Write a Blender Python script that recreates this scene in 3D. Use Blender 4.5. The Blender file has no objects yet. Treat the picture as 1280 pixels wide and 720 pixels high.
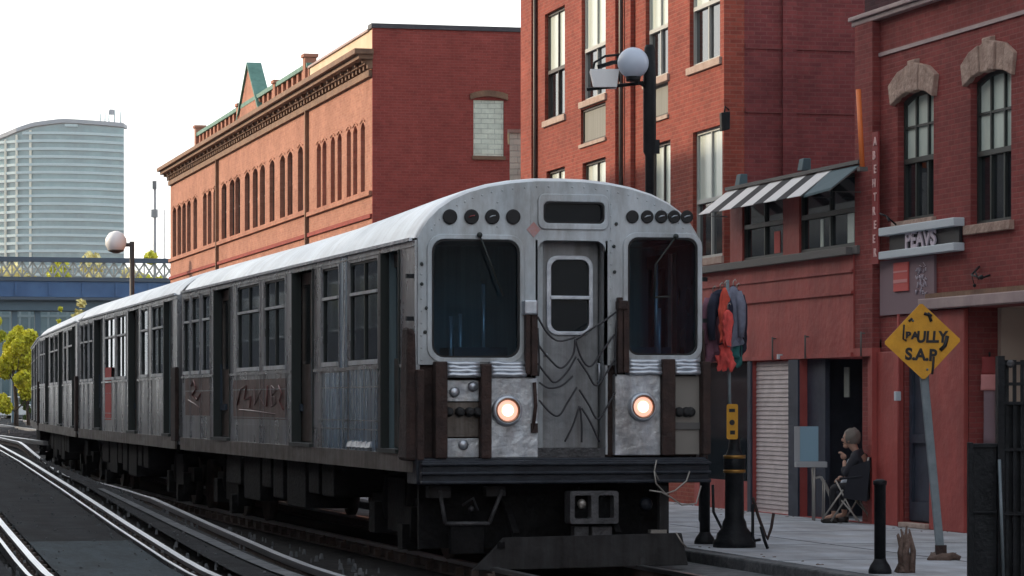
import bpy, bmesh, math, random
from mathutils import Vector, Matrix, geometry, noise
R = math.radians
PI = math.pi
random.seed(7)
S = bpy.context.scene
C = S.collection

# ------------------------------------------------------------------ camera
FPX, HZ, CH = 3817.0, 503.0, 1.55
TH = math.atan2(1005, 3817)
ct, st = math.cos(TH), math.sin(TH)
cam_d = bpy.data.cameras.new('camera'); cam = bpy.data.objects.new('camera', cam_d); C.objects.link(cam)
cam.location = (0, 0, CH); cam.rotation_euler = (PI/2, 0, -TH)
cam_d.sensor_width = 36; cam_d.lens = 36*FPX/1280
cam_d.shift_y = (HZ-360)/1280
cam_d.clip_start = .5; cam_d.clip_end = 8000
S.camera = cam
# ------------------------------------------------------------------ world, sun
SUN_AZ_FROM = Vector((-.70, .50)).normalized()      # horizontal direction the light comes from
SUN_EL = R(21)
w = bpy.data.worlds.new('World'); S.world = w; w.use_nodes = True
nt = w.node_tree; bg = nt.nodes['Background']
sky = nt.nodes.new('ShaderNodeTexSky'); sky.sky_type = 'NISHITA'; sky.sun_disc = False
sky.sun_elevation = SUN_EL
sky.sun_rotation = math.atan2(SUN_AZ_FROM.x, SUN_AZ_FROM.y)
sky.dust_density = 3.0; sky.air_density = 1.0; sky.ozone_density = 1.0
# thin bright overcast veil over the blue, thickest low down
tc = nt.nodes.new('ShaderNodeTexCoord'); sp = nt.nodes.new('ShaderNodeSeparateXYZ')
nt.links.new(tc.outputs['Generated'], sp.inputs[0])
mr = nt.nodes.new('ShaderNodeMapRange'); mr.inputs[1].default_value = 0.0; mr.inputs[2].default_value = .55
mr.inputs[3].default_value = .85; mr.inputs[4].default_value = .25
nt.links.new(sp.outputs[2], mr.inputs[0])
mx = nt.nodes.new('ShaderNodeMixRGB'); mx.inputs[2].default_value = (12.5, 12.7, 12.6, 1)
nt.links.new(mr.outputs[0], mx.inputs[0]); nt.links.new(sky.outputs[0], mx.inputs[1])
nt.links.new(mx.outputs[0], bg.inputs[0]); bg.inputs[1].default_value = .1
sl = bpy.data.lights.new('sun', 'SUN'); sl.energy = 2.1; sl.angle = R(.6); sl.color = (1, .80, .58)
so = bpy.data.objects.new('sun', sl); C.objects.link(so)
sd = Vector((SUN_AZ_FROM.x*math.cos(SUN_EL), SUN_AZ_FROM.y*math.cos(SUN_EL), math.sin(SUN_EL)))
so.rotation_euler = sd.to_track_quat('Z', 'Y').to_euler(); so.location = sd*60
S.view_settings.view_transform = 'Standard'; S.view_settings.look = 'None'
S.view_settings.exposure = 1.0; S.view_settings.gamma = 1
S.cycles.max_bounces = 6; S.cycles.transparent_max_bounces = 12

# ------------------------------------------------------------------ pixel -> world on a real plane
def ray(px, py):
    a = (px-640)/FPX
    return Vector((st+ct*a, ct-st*a, (HZ-py)/FPX))
O = Vector((0, 0, CH))
def onX(px, py, x): d = ray(px, py); return O+d*(x/d.x)
def onY(px, py, y): d = ray(px, py); return O+d*(y/d.y)
def onZ(px, py, z=0.): d = ray(px, py); return O+d*((z-CH)/d.z)
def atD(px, py, D): return O+ray(px, py)*D

# ------------------------------------------------------------------ materials
MATS = {}
def newmat(name, col=(.5, .5, .5), rough=.6, metal=0, emit=None, spec=.5, **k):
    m = bpy.data.materials.new(name); m.use_nodes = True
    b = m.node_tree.nodes['Principled BSDF']
    b.inputs['Base Color'].default_value = (*col, 1); b.inputs['Roughness'].default_value = rough
    b.inputs['Metallic'].default_value = metal; b.inputs['Specular IOR Level'].default_value = spec
    if emit: b.inputs['Emission Color'].default_value = (*emit[0], 1); b.inputs['Emission Strength'].default_value = emit[1]
    MATS[name] = m; return m
def N(m, t, **k):
    n = m.node_tree.nodes.new(t)
    for a, v in k.items(): setattr(n, a, v)
    return n
def L(m, a, b): m.node_tree.links.new(a, b)
def mottled(name, c1, c2, scale=3, rough=(.5, .8), metal=0, bump=.0, detail=6, c3=None, stretch=(1, 1, 1), bscale=None, lo=.35, hi=.65, spec=.5, streak=0, sdir=(6, 6, .35)):
    m = newmat(name, c1, .6, metal); b = m.node_tree.nodes['Principled BSDF']
    t = N(m, 'ShaderNodeTexCoord'); mp = N(m, 'ShaderNodeMapping'); mp.inputs['Scale'].default_value = stretch
    L(m, t.outputs['Object'], mp.inputs[0])
    n = N(m, 'ShaderNodeTexNoise'); n.inputs['Scale'].default_value = scale; n.inputs['Detail'].default_value = detail
    n.inputs['Roughness'].default_value = .65
    L(m, mp.outputs[0], n.inputs['Vector'])
    r = N(m, 'ShaderNodeValToRGB'); r.color_ramp.elements[0].position = lo; r.color_ramp.elements[1].position = hi
    r.color_ramp.elements[0].color = (*c1, 1); r.color_ramp.elements[1].color = (*c2, 1)
    if c3: e = r.color_ramp.elements.new(min(.98, hi+.12)); e.color = (*c3, 1)
    L(m, n.outputs[0], r.inputs[0]); L(m, r.outputs[0], b.inputs['Base Color']); b.inputs['Specular IOR Level'].default_value = spec
    if streak:
        mp2 = N(m, 'ShaderNodeMapping'); mp2.inputs['Scale'].default_value = sdir; L(m, t.outputs['Object'], mp2.inputs[0])
        ns = N(m, 'ShaderNodeTexNoise'); ns.inputs['Scale'].default_value = 1.0; ns.inputs['Detail'].default_value = 7; ns.inputs['Roughness'].default_value = .7
        L(m, mp2.outputs[0], ns.inputs['Vector'])
        rs = N(m, 'ShaderNodeValToRGB'); rs.color_ramp.elements[0].position = .38; rs.color_ramp.elements[1].position = .62
        rs.color_ramp.elements[0].color = (.42, .34, .28, 1); rs.color_ramp.elements[1].color = (1.15, 1.15, 1.15, 1); L(m, ns.outputs[0], rs.inputs[0])
        ms_ = N(m, 'ShaderNodeMixRGB', blend_type='MULTIPLY'); ms_.inputs[0].default_value = streak
        L(m, r.outputs[0], ms_.inputs[1]); L(m, rs.outputs[0], ms_.inputs[2]); L(m, ms_.outputs[0], b.inputs['Base Color'])
    q = N(m, 'ShaderNodeMapRange'); q.inputs[3].default_value, q.inputs[4].default_value = rough
    n2 = N(m, 'ShaderNodeTexNoise'); n2.inputs['Scale'].default_value = scale*2.7; n2.inputs['Detail'].default_value = 4
    L(m, mp.outputs[0], n2.inputs['Vector'])
    L(m, n2.outputs[0], q.inputs[0]); L(m, q.outputs[0], b.inputs['Roughness'])
    if bump:
        n3 = N(m, 'ShaderNodeTexNoise'); n3.inputs['Scale'].default_value = bscale or scale*4; n3.inputs['Detail'].default_value = 5
        L(m, mp.outputs[0], n3.inputs['Vector'])
        bp = N(m, 'ShaderNodeBump'); bp.inputs['Strength'].default_value = bump; bp.inputs['Distance'].default_value = .03
        L(m, n3.outputs[0], bp.inputs['Height']); L(m, bp.outputs[0], b.inputs['Normal'])
    return m
def brick(name, c1, c2, mortar, bw=.18, bh=.060, ms=.008, dirt=(.5, .5, .5), stain=.35, white=0):
    m = newmat(name, c1, .85, spec=.25); b = m.node_tree.nodes['Principled BSDF']
    t = N(m, 'ShaderNodeTexCoord'); s = N(m, 'ShaderNodeSeparateXYZ'); L(m, t.outputs['Object'], s.inputs[0])
    sn = N(m, 'ShaderNodeSeparateXYZ'); L(m, t.outputs['Normal'], sn.inputs[0])
    a1 = N(m, 'ShaderNodeMath', operation='ABSOLUTE'); L(m, sn.outputs[0], a1.inputs[0])
    g = N(m, 'ShaderNodeMath', operation='GREATER_THAN'); g.inputs[1].default_value = .6; L(m, a1.outputs[0], g.inputs[0])
    mixx = N(m, 'ShaderNodeMix'); L(m, g.outputs[0], mixx.inputs[0]); L(m, s.outputs[0], mixx.inputs[2]); L(m, s.outputs[1], mixx.inputs[3])
    cb = N(m, 'ShaderNodeCombineXYZ'); L(m, mixx.outputs[0], cb.inputs[0]); L(m, s.outputs[2], cb.inputs[1])
    br = N(m, 'ShaderNodeTexBrick'); br.offset = .5
    br.inputs['Scale'].default_value = 1; br.inputs['Brick Width'].default_value = bw; br.inputs['Row Height'].default_value = bh
    br.inputs['Mortar Size'].default_value = ms; br.inputs['Mortar Smooth'].default_value = .3; br.inputs['Bias'].default_value = -.1
    br.inputs['Color1'].default_value = (*c1, 1); br.inputs['Color2'].default_value = (*c2, 1); br.inputs['Mortar'].default_value = (*mortar, 1)
    L(m, cb.outputs[0], br.inputs['Vector'])
    n = N(m, 'ShaderNodeTexNoise'); n.inputs['Scale'].default_value = .7; n.inputs['Detail'].default_value = 8; n.inputs['Roughness'].default_value = .7
    L(m, t.outputs['Object'], n.inputs['Vector'])
    r = N(m, 'ShaderNodeValToRGB'); r.color_ramp.elements[0].position = .32; r.color_ramp.elements[1].position = .68
    r.color_ramp.elements[0].color = (*dirt, 1); r.color_ramp.elements[1].color = (1.15, 1.12, 1.1, 1)
    L(m, n.outputs[0], r.inputs[0])
    mm = N(m, 'ShaderNodeMixRGB', blend_type='MULTIPLY'); mm.inputs[0].default_value = stain
    L(m, br.outputs[0], mm.inputs[1]); L(m, r.outputs[0], mm.inputs[2])
    # larger-grain tone patches so no wall is even
    n2 = N(m, 'ShaderNodeTexNoise'); n2.inputs['Scale'].default_value = 4.5; n2.inputs['Detail'].default_value = 5; n2.inputs['Roughness'].default_value = .8
    L(m, t.outputs['Object'], n2.inputs['Vector'])
    r2 = N(m, 'ShaderNodeValToRGB'); r2.color_ramp.elements[0].position = .25; r2.color_ramp.elements[1].position = .8
    r2.color_ramp.elements[0].color = (.72, .72, .74, 1); r2.color_ramp.elements[1].color = (1.3, 1.3, 1.3, 1)
    L(m, n2.outputs[0], r2.inputs[0])
    m3 = N(m, 'ShaderNodeMixRGB', blend_type='MULTIPLY'); m3.inputs[0].default_value = .8
    L(m, mm.outputs[0], m3.inputs[1]); L(m, r2.outputs[0], m3.inputs[2])
    out = m3.outputs[0]
    if white:
        n4 = N(m, 'ShaderNodeTexNoise'); n4.inputs['Scale'].default_value = 1.3; n4.inputs['Detail'].default_value = 10; n4.inputs['Roughness'].default_value = .85
        L(m, t.outputs['Object'], n4.inputs['Vector'])
        q = N(m, 'ShaderNodeMapRange'); q.inputs[1].default_value = .60; q.inputs[2].default_value = .70; q.inputs[4].default_value = white
        L(m, n4.outputs[0], q.inputs[0])
        m4 = N(m, 'ShaderNodeMixRGB'); m4.inputs[2].default_value = (.42, .3, .27, 1); L(m, q.outputs[0], m4.inputs[0]); L(m, out, m4.inputs[1]); out = m4.outputs[0]
    L(m, out, b.inputs['Base Color'])
    bp = N(m, 'ShaderNodeBump'); bp.inputs['Strength'].default_value = .6; bp.inputs['Distance'].default_value = .01; bp.invert = True
    L(m, br.outputs['Fac'], bp.inputs['Height']); L(m, bp.outputs[0], b.inputs['Normal'])
    return m
def glassy(name, tint=(.5, .55, .6), trans=.5, rough=.03):
    m = bpy.data.materials.new(name); m.use_nodes = True; n = m.node_tree; n.nodes.remove(n.nodes['Principled BSDF'])
    out = n.nodes['Material Output']
    tr = N(m, 'ShaderNodeBsdfTransparent'); tr.inputs[0].default_value = (tint[0]*trans, tint[1]*trans, tint[2]*trans, 1)
    gl = N(m, 'ShaderNodeBsdfGlossy'); gl.inputs['Roughness'].default_value = rough; gl.inputs['Color'].default_value = (.85, .9, .95, 1)
    lw = N(m, 'ShaderNodeFresnel'); lw.inputs[0].default_value = 1.5
    mxs = N(m, 'ShaderNodeMixShader'); L(m, lw.outputs[0], mxs.inputs[0]); L(m, tr.outputs[0], mxs.inputs[1]); L(m, gl.outputs[0], mxs.inputs[2])
    L(m, mxs.outputs[0], out.inputs[0]); MATS[name] = m; return m

brick('brick_orange', (.46, .225, .16), (.38, .175, .12), (.43, .24, .17), stain=.6, dirt=(.55, .45, .42))
brick('brick_redwall', (.32, .070, .058), (.26, .054, .046), (.30, .09, .075), stain=.5, dirt=(.6, .5, .5))
brick('brick_mid', (.33, .075, .050), (.23, .050, .036), (.30, .11, .08), stain=.6, dirt=(.5, .42, .42), white=.35)
brick('brick_mid_shaded', (.23, .054, .054), (.16, .038, .041), (.21, .075, .07), stain=.8, dirt=(.42, .4, .44))  # darker copy of the middle building's brick, shade put into the colour
brick('brick_right', (.29, .064, .058), (.22, .046, .044), (.27, .092, .082), stain=.7, dirt=(.45, .42, .45), white=.3)
brick('brick_pale', (.74, .80, .68), (.64, .70, .60), (.45, .50, .44), bh=.11, bw=.3, stain=.2)
brick('brick_parapet', (.075, .025, .032), (.05, .018, .024), (.07, .03, .035), stain=.8)
mottled('painted_red', (.31, .050, .044), (.42, .080, .068), 1.4, (.5, .8), bump=.35, bscale=9, c3=(.44, .12, .10), streak=.35, sdir=(2, 2, .5))
mottled('stone', (.30, .20, .16), (.44, .32, .26), 5, (.8, .95), bump=1.0, bscale=14)
mottled('sill_stone', (.34, .24, .2), (.45, .36, .31), 6, (.8, .95))
mottled('cream', (.62, .47, .32), (.72, .58, .42), 1.5, (.8, .9))
mottled('cornice_brown', (.15, .085, .055), (.24, .14, .085), 3, (.7, .9), bump=.4)
mottled('copper_green', (.06, .16, .13), (.12, .26, .22), 3, (.6, .8))
mottled('coping_dark', (.035, .035, .045), (.06, .06, .07), 3, (.5, .7))
mottled('coping_light', (.30, .22, .22), (.40, .30, .29), 3, (.5, .7))
mottled('concrete', (.34, .37, .405), (.50, .53, .57), 1.3, (.8, .95), bump=.35, bscale=30, detail=10, spec=.2, streak=.45, sdir=(1.6, .7, 1))
mottled('kerb_concrete', (.07, .075, .08), (.17, .175, .18), 4, (.8, .95), bump=.8, spec=.2)
mottled('asphalt', (.012, .013, .016), (.034, .035, .038), 2.2, (.8, .98), bump=.8, bscale=45, spec=.12, detail=10, c3=(.05, .05, .052), streak=.6, sdir=(3.5, .25, 1))
mottled('ballast', (.010, .0095, .010), (.045, .042, .040), 9, (.85, 1), bump=1.2, bscale=30, lo=.4, hi=.7, spec=.1)
mottled('rubber_panel', (.034, .048, .058), (.075, .098, .112), 14, (.7, .95), bump=1.5, bscale=22, spec=.2, stretch=(1, 2.5, 1), streak=.5, sdir=(4, .8, 1))
mottled('rail_steel', (.40, .41, .43), (.56, .56, .58), 2, (.25, .4), metal=1, stretch=(1, .2, 1))
mottled('rail_rust', (.05, .035, .03), (.1, .07, .055), 6, (.7, .9))
mottled('roof_metal', (.56, .60, .63), (.78, .81, .83), 1.2, (.22, .45), metal=.25, stretch=(1, .25, 1), bump=.2, bscale=3, streak=.35, sdir=(1.2, 3, .6))
mottled('front_metal', (.37, .42, .455), (.56, .61, .645), 1.8, (.28, .6), metal=.35, bump=.35, bscale=2.2, c3=(.30, .30, .31), stretch=(1, 1, .6), lo=.3, hi=.62, streak=.55, sdir=(3, 3, .8))
mottled('steel_bright', (.42, .46, .52), (.66, .69, .73), 6, (.25, .5), metal=.7, bump=.35, bscale=7, lo=.3, hi=.7)
mottled('front_panel', (.36, .40, .45), (.66, .69, .72), 9, (.25, .5), metal=.4, bump=.7, bscale=7, c3=(.22, .18, .15), lo=.3, streak=.6, sdir=(4, 4, 1))
mottled('side_steel', (.27, .29, .32), (.48, .50, .53), 2.5, (.18, .40), metal=.8, bump=.2, bscale=1.5, stretch=(1, .8, .35), c3=(.13, .095, .075), streak=.6, sdir=(5, 2.6, .25))
mottled('side_skirt', (.12, .105, .095), (.20, .175, .155), 2.5, (.25, .6), metal=.5, bump=.2, stretch=(1, .5, 1), streak=.8)
mottled('reflected_blue', (.10, .20, .32), (.19, .33, .48), 1.5, (.15, .4), metal=.6, stretch=(1, 2, .3), bump=.25, streak=.8)  # bluish reflection in the steel, painted as a colour
mottled('reflected_rosy', (.13, .085, .08), (.24, .14, .12), 5, (.3, .5), metal=.5, c3=(.12, .11, .11), lo=.3, streak=.8)  # reddish reflection patches, painted as a colour
mottled('door_steel', (.20, .21, .22), (.30, .31, .32), 3, (.4, .65), metal=.35, bump=.25, streak=.5)
mottled('rust', (.026, .015, .013), (.055, .030, .024), 6, (.7, .95), bump=.5)
mottled('black_metal', (.005, .006, .008), (.014, .016, .019), 5, (.4, .7), bump=.3, spec=.22)
mottled('under_gear', (.003, .003, .0035), (.011, .0105, .011), 6, (.7, .9), bump=.5, spec=.15)
mottled('bumper_metal', (.008, .011, .018), (.024, .030, .042), 5, (.35, .6), metal=.3, bump=.3)
mottled('plow_metal', (.030, .030, .031), (.050, .050, .052), 4, (.7, .9), bump=.3, spec=.2, streak=.6)
mottled('coupler_metal', (.05, .05, .053), (.11, .11, .115), 9, (.5, .7), metal=.3, bump=.5)
newmat('paper_litter', (.5, .5, .48), .8); newmat('rubber', (.015, .015, .016), .7)
newmat('interior', (.035, .04, .045), .8); newmat('interior_seat', (.03, .05, .075), .6)
newmat('interior_pole', (.5, .55, .6), .3, .6)
mottled('interior_wall', (.09, .14, .16), (.18, .25, .27), 2, (.6, .8), stretch=(6, 1, .2))
glassy('glass', (.75, .9, 1.0), .85)
glassy('glass_side', (.7, .8, .9), .38)
newmat('glass_dark', (.012, .016, .02), .06, spec=.8)
newmat('glass_store', (.015, .022, .028), .08, spec=.8)
mottled('glass_pale', (.42, .52, .47), (.62, .70, .63), 1.6, (.12, .3), stretch=(1, 1, .25))
mottled('blind_pale', (.50, .60, .55), (.66, .72, .66), 2.2, (.12, .3), stretch=(5, 5, .3))
newmat('frame_dark', (.022, .03, .028), .5); newmat('frame_pale', (.42, .44, .42), .5); newmat('frame_bronze', (.05, .04, .035), .5)
mottled('panel_louver', (.17, .18, .165), (.24, .25, .23), 3, (.6, .8), stretch=(12, 12, .3))
newmat('lens', (.9, .6, .4), .2, emit=((1.0, .55, .42), .42)); newmat('bulb', (1, .9, .8), .2, emit=((1, .74, .55), 2.0))
newmat('panel_tan', (.24, .22, .195), .6); newmat('lamp_ring', (.30, .17, .12), .3, .8)
newmat('marker_lens', (.012, .012, .018), .15, spec=.8); newmat('red_glint', (.25, .03, .03), .3)
newmat('globe', (.50, .56, .66), .35); newmat('lantern_white', (.88, .88, .88), .4)
newmat('sign_yellow', (.72, .35, .012), .5); newmat('sign_black', (.012, .012, .015), .6)
mottled('yellow_face', (.62, .29, .012), (.78, .38, .018), 6, (.4, .7), bump=.15)
mottled('pole_galv', (.15, .19, .21), (.22, .26, .28), 8, (.5, .7), metal=.2)
mottled('shutter_steel', (.42, .36, .36), (.54, .47, .47), 5, (.5, .7), bump=.2)
mottled('navy_paint', (.018, .024, .042), (.035, .045, .07), 3, (.5, .7))
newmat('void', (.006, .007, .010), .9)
newmat('awning_white', (.72, .71, .70), .8); newmat('awning_black', (.018, .018, .022), .8); newmat('awning_teal', (.06, .11, .13), .7)
newmat('teal_paint', (.10, .28, .26), .5); newmat('orange_pipe', (.80, .20, .05), .5)
newmat('ledge', (.12, .115, .11), .7)
newmat('pale_sign', (.52, .58, .62), .6); newmat('grafitti_light', (.55, .48, .55), .7); newmat('poster_red', (.55, .09, .08), .7)
newmat('poster_pink', (.6, .25, .24), .7); newmat('panel_mauve', (.22, .15, .17), .8)
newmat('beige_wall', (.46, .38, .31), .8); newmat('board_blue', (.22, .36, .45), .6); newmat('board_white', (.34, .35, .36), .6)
newmat('gold', (.35, .18, .04), .4, .6)
newmat('skin', (.42, .24, .17), .6); newmat('hair_grey', (.16, .14, .12), .8); newmat('shirt_white', (.5, .52, .58), .8)
newmat('coat_dark', (.015, .016, .024), .8); newmat('trousers', (.012, .012, .016), .8); newmat('shoe', (.02, .015, .012), .5); newmat('eye', (.02, .02, .02), .2)
newmat('tube_steel', (.35, .33, .3), .4, .5); newmat('camp_fabric', (.012, .013, .02), .85)
for nme, c in dict(cloth_coral=(.62, .08, .07), cloth_orange=(.5, .07, .045), cloth_navy=(.012, .014, .03), cloth_teal=(.02, .12, .12), cloth_slate=(.14, .15, .2), cloth_plum=(.16, .07, .1)).items():
    mottled(nme, c, tuple(min(1, v*1.5) for v in c), 9, (.8, .95))
mottled('wood_weathered', (.10, .065, .05), (.19, .13, .105), 9, (.8, .95), bump=.6)
mottled('bridge_blue', (.030, .085, .20), (.05, .125, .27), .7, (.5, .7)); newmat('bridge_dark', (.05, .075, .11), .6)
newmat('bridge_truss', (.30, .31, .29), .7); newmat('bridge_lower', (.07, .12, .16), .6)
mottled('tower_glass', (.05, .14, .17), (.15, .30, .33), .05, (.1, .25), stretch=(1, 1, .5)); newmat('tower_slab', (.34, .46, .49), .6); newmat('tower_cap', (.22, .25, .29), .6)
newmat('tower_fin', (.62, .62, .52), .6)
mottled('far_teal', (.05, .10, .12), (.09, .16, .18), .3, (.2, .4)); newmat('far_mullion', (.14, .2, .22), .6)
mottled('leaf_yellow', (.42, .46, .02), (.78, .72, .05), 1.2, (.6, .8)); mottled('leaf_dark', (.05, .10, .015), (.13, .2, .03), 1.2, (.6, .8))
mottled('leaf_autumn', (.50, .46, .16), (.85, .78, .42), .8, (.6, .8))
newmat('bark', (.06, .045, .035), .9); newmat('car_silver', (.42, .45, .48), .3, .5); newmat('tyre', (.02, .02, .02), .9)
newmat('mast', (.25, .26, .28), .6)
newmat('graff_red', (.20, .075, .07), .5); newmat('graff_pink', (.27, .19, .18), .5); newmat('graff_white', (.42, .44, .46), .5)
newmat('plain_roof', (.06, .06, .065), .9); newmat('red_banner', (.26, .035, .035), .7); newmat('letter_pink', (.78, .52, .5), .7)
mottled('concrete_dark', (.035, .038, .045), (.07, .075, .085), .6, (.8, .95)); newmat('wire', (.03, .03, .035), .5)

# ------------------------------------------------------------------ mesh helpers
class MB:
    def __init__(s): s.b = bmesh.new()
    def box(s, x0, x1, y0, y1, z0, z1):
        v = [s.b.verts.new(p) for p in ((x0, y0, z0), (x1, y0, z0), (x1, y1, z0), (x0, y1, z0), (x0, y0, z1), (x1, y0, z1), (x1, y1, z1), (x0, y1, z1))]
        for f in ((0, 3, 2, 1), (4, 5, 6, 7), (0, 1, 5, 4), (1, 2, 6, 5), (2, 3, 7, 6), (3, 0, 4, 7)): s.b.faces.new([v[i] for i in f])
        return s
    def hull8(s, pts):
        v = [s.b.verts.new(p) for p in pts]
        for f in ((0, 3, 2, 1), (4, 5, 6, 7), (0, 1, 5, 4), (1, 2, 6, 5), (2, 3, 7, 6), (3, 0, 4, 7)): s.b.faces.new([v[i] for i in f])
        return s
    def bar(s, a, b, wd, ht, up=(0, 0, 1)):
        a, b = Vector(a), Vector(b); d = (b-a).normalized(); up = Vector(up)
        r = d.cross(up)
        if r.length < 1e-4: r = d.cross(Vector((1, 0, 0)))
        r.normalize(); u = r.cross(d)
        P = []
        for e in (a, b):
            for (i, j) in ((-1, -1), (1, -1), (1, 1), (-1, 1)): P.append(e+r*i*wd/2+u*j*ht/2)
        return s.hull8(P)
    def tube(s, pts, r, n=8, cap=True):
        pts = [Vector(p) for p in pts]; rings = []
        rs = r if isinstance(r, (list, tuple)) else [r]*len(pts)
        ref = Vector((0, 0, 1))
        t0 = (pts[1]-pts[0]).normalized()
        if abs(t0.z) > .9: ref = Vector((1, 0, 0))
        a = t0.cross(ref).normalized()
        for i, p in enumerate(pts):
            t = (pts[min(i+1, len(pts)-1)]-pts[max(i-1, 0)]).normalized()
            a = (a-t*a.dot(t)).normalized(); b = t.cross(a)
            rings.append([s.b.verts.new(p+(a*math.cos(2*PI*k/n)+b*math.sin(2*PI*k/n))*rs[i]) for k in range(n)])
        for i in range(len(rings)-1):
            for k in range(n):
                f = s.b.faces.new((rings[i][k], rings[i][(k+1) % n], rings[i+1][(k+1) % n], rings[i+1][k])); f.smooth = True
        if cap: s.b.faces.new(rings[0][::-1]); s.b.faces.new(rings[-1])
        return s
    def lathe(s, prof, n=20, c=(0, 0, 0), axis='z', cap=True, smooth=True):
        rings = []
        for r, h in prof:
            ring = []
            for k in range(n):
                a = 2*PI*k/n; x, y = r*math.cos(a), r*math.sin(a)
                p = {'z': (x, y, h), 'y': (x, h, y), 'x': (h, x, y)}[axis]
                ring.append(s.b.verts.new((c[0]+p[0], c[1]+p[1], c[2]+p[2])))
            rings.append(ring)
        for i in range(len(rings)-1):
            for k in range(n):
                f = s.b.faces.new((rings[i][k], rings[i][(k+1) % n], rings[i+1][(k+1) % n], rings[i+1][k])); f.smooth = smooth
        if cap: s.b.faces.new(rings[0][::-1]); s.b.faces.new(rings[-1])
        return s
    def ball(s, c, r, n=20, sc=(1, 1, 1)):
        m = n//2
        prof = [(max(1e-3, math.sin(PI*i/m)), -math.cos(PI*i/m)) for i in range(m+1)]
        k0 = len(s.b.verts); s.lathe(prof, n)
        s.b.verts.ensure_lookup_table()
        for v in s.b.verts[k0:]: v.co = Vector((v.co.x*r*sc[0]+c[0], v.co.y*r*sc[1]+c[1], v.co.z*r*sc[2]+c[2]))
        return s
    def plate(s, outer, holes, t0, t1, fn):
        """polygon with holes in (u,v), thick from t0 to t1; fn(u,v,w)->xyz"""
        loops = [outer]+list(holes)
        flat = [p for lp in loops for p in lp]
        ed = []; k = 0
        for lp in loops:
            n = len(lp); ed += [(k+i, k+(i+1) % n) for i in range(n)]; k += n
        ov, oe, of = geometry.delaunay_2d_cdt([Vector(p) for p in flat], ed, [], 0, 1e-6)[:3]
        def inside(p, lp):
            c = False; n = len(lp)
            for i in range(n):
                (x0, y0), (x1, y1) = lp[i][:2], lp[(i+1) % n][:2]
                if (y0 > p[1]) != (y1 > p[1]) and p[0] < (x1-x0)*(p[1]-y0)/(y1-y0)+x0: c = not c
            return c
        keep = []
        for f in of:
            c = sum((ov[i] for i in f), Vector((0, 0)))/len(f)
            if inside(c, outer) and not any(inside(c, h) for h in holes): keep.append(f)
        A = [s.b.verts.new(fn(v.x, v.y, t0)) for v in ov]; B = [s.b.verts.new(fn(v.x, v.y, t1)) for v in ov]
        cnt = {}
        for f in keep:
            s.b.faces.new([A[i] for i in f]); s.b.faces.new([B[i] for i in reversed(f)])
            for i in range(len(f)):
                e = (f[i], f[(i+1) % len(f)]); key = tuple(sorted(e)); cnt.setdefault(key, []).append(e)
        for key, es in cnt.items():
            if len(es) == 1:
                a, b = es[0]; s.b.faces.new((A[b], A[a], B[a], B[b]))
        used = {i for f in keep for i in f}
        for i in range(len(ov)):
            if i not in used: s.b.verts.remove(A[i]); s.b.verts.remove(B[i])
        return s
    def build(s, name, mat, parent=None, bevel=0, loc=None):
        bmesh.ops.recalc_face_normals(s.b, faces=s.b.faces)
        me = bpy.data.meshes.new(name); s.b.to_mesh(me); s.b.free()
        o = bpy.data.objects.new(name, me); C.objects.link(o)
        me.materials.append(MATS[mat] if isinstance(mat, str) else mat)
        if parent: o.parent = parent
        if loc: o.location = loc
        if bevel:
            md = o.modifiers.new('bevel', 'BEVEL'); md.width = bevel; md.segments = 2; md.limit_method = 'ANGLE'
        return o
def rrect(x0, x1, z0, z1, r, n=5):
    P = []
    for cx, cz, a0 in ((x1-r, z0+r, -90), (x1-r, z1-r, 0), (x0+r, z1-r, 90), (x0+r, z0+r, 180)):
        for i in range(n+1):
            a = R(a0+90*i/n); P.append((cx+r*math.cos(a), cz+r*math.sin(a)))
    return P
def rect(x0, x1, z0, z1): return [(x0, z0), (x1, z0), (x1, z1), (x0, z1)]
def circ(cx, cz, r, n=20): return [(cx+r*math.cos(2*PI*i/n), cz+r*math.sin(2*PI*i/n)) for i in range(n)]
def archtop(s0, s1, z0, z1, rise, n=8):
    P = [(s0, z0), (s1, z0)]
    for i in range(n+1):
        t = i/n; u = s1+(s0-s1)*t; P.append((u, z1-rise+rise*(1-(2*t-1)**2)))
    return P
def tag(o, label=None, cat=None, group=None, kind=None):
    if label: o['label'] = label
    if cat: o['category'] = cat
    if group: o['group'] = group
    if kind: o['kind'] = kind
    return o
def empty(name, loc=(0, 0, 0), rz=0, label=None, cat=None, group=None):
    o = bpy.data.objects.new(name, None); C.objects.link(o); o.location = loc; o.rotation_euler = (0, 0, rz)
    o.empty_display_size = .2
    return tag(o, label, cat, group)
def copy_tree(o, parent=None):
    c = o.copy(); C.objects.link(c)
    if parent: c.parent = parent
    for ch in [x for x in o.children]: copy_tree(ch, c)
    return c
def text_mesh(txt, size, depth=.01, shear=0, offset=0.0):
    cu = bpy.data.curves.new('t', 'FONT'); cu.body = txt; cu.size = size; cu.extrude = depth/2; cu.align_x = 'CENTER'; cu.align_y = 'CENTER'; cu.shear = shear; cu.offset = offset
    ob = bpy.data.objects.new('t', cu); C.objects.link(ob)
    dg = bpy.context.evaluated_depsgraph_get(); me = bpy.data.meshes.new_from_object(ob.evaluated_get(dg))
    bpy.data.objects.remove(ob); bpy.data.curves.remove(cu)
    return me

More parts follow.
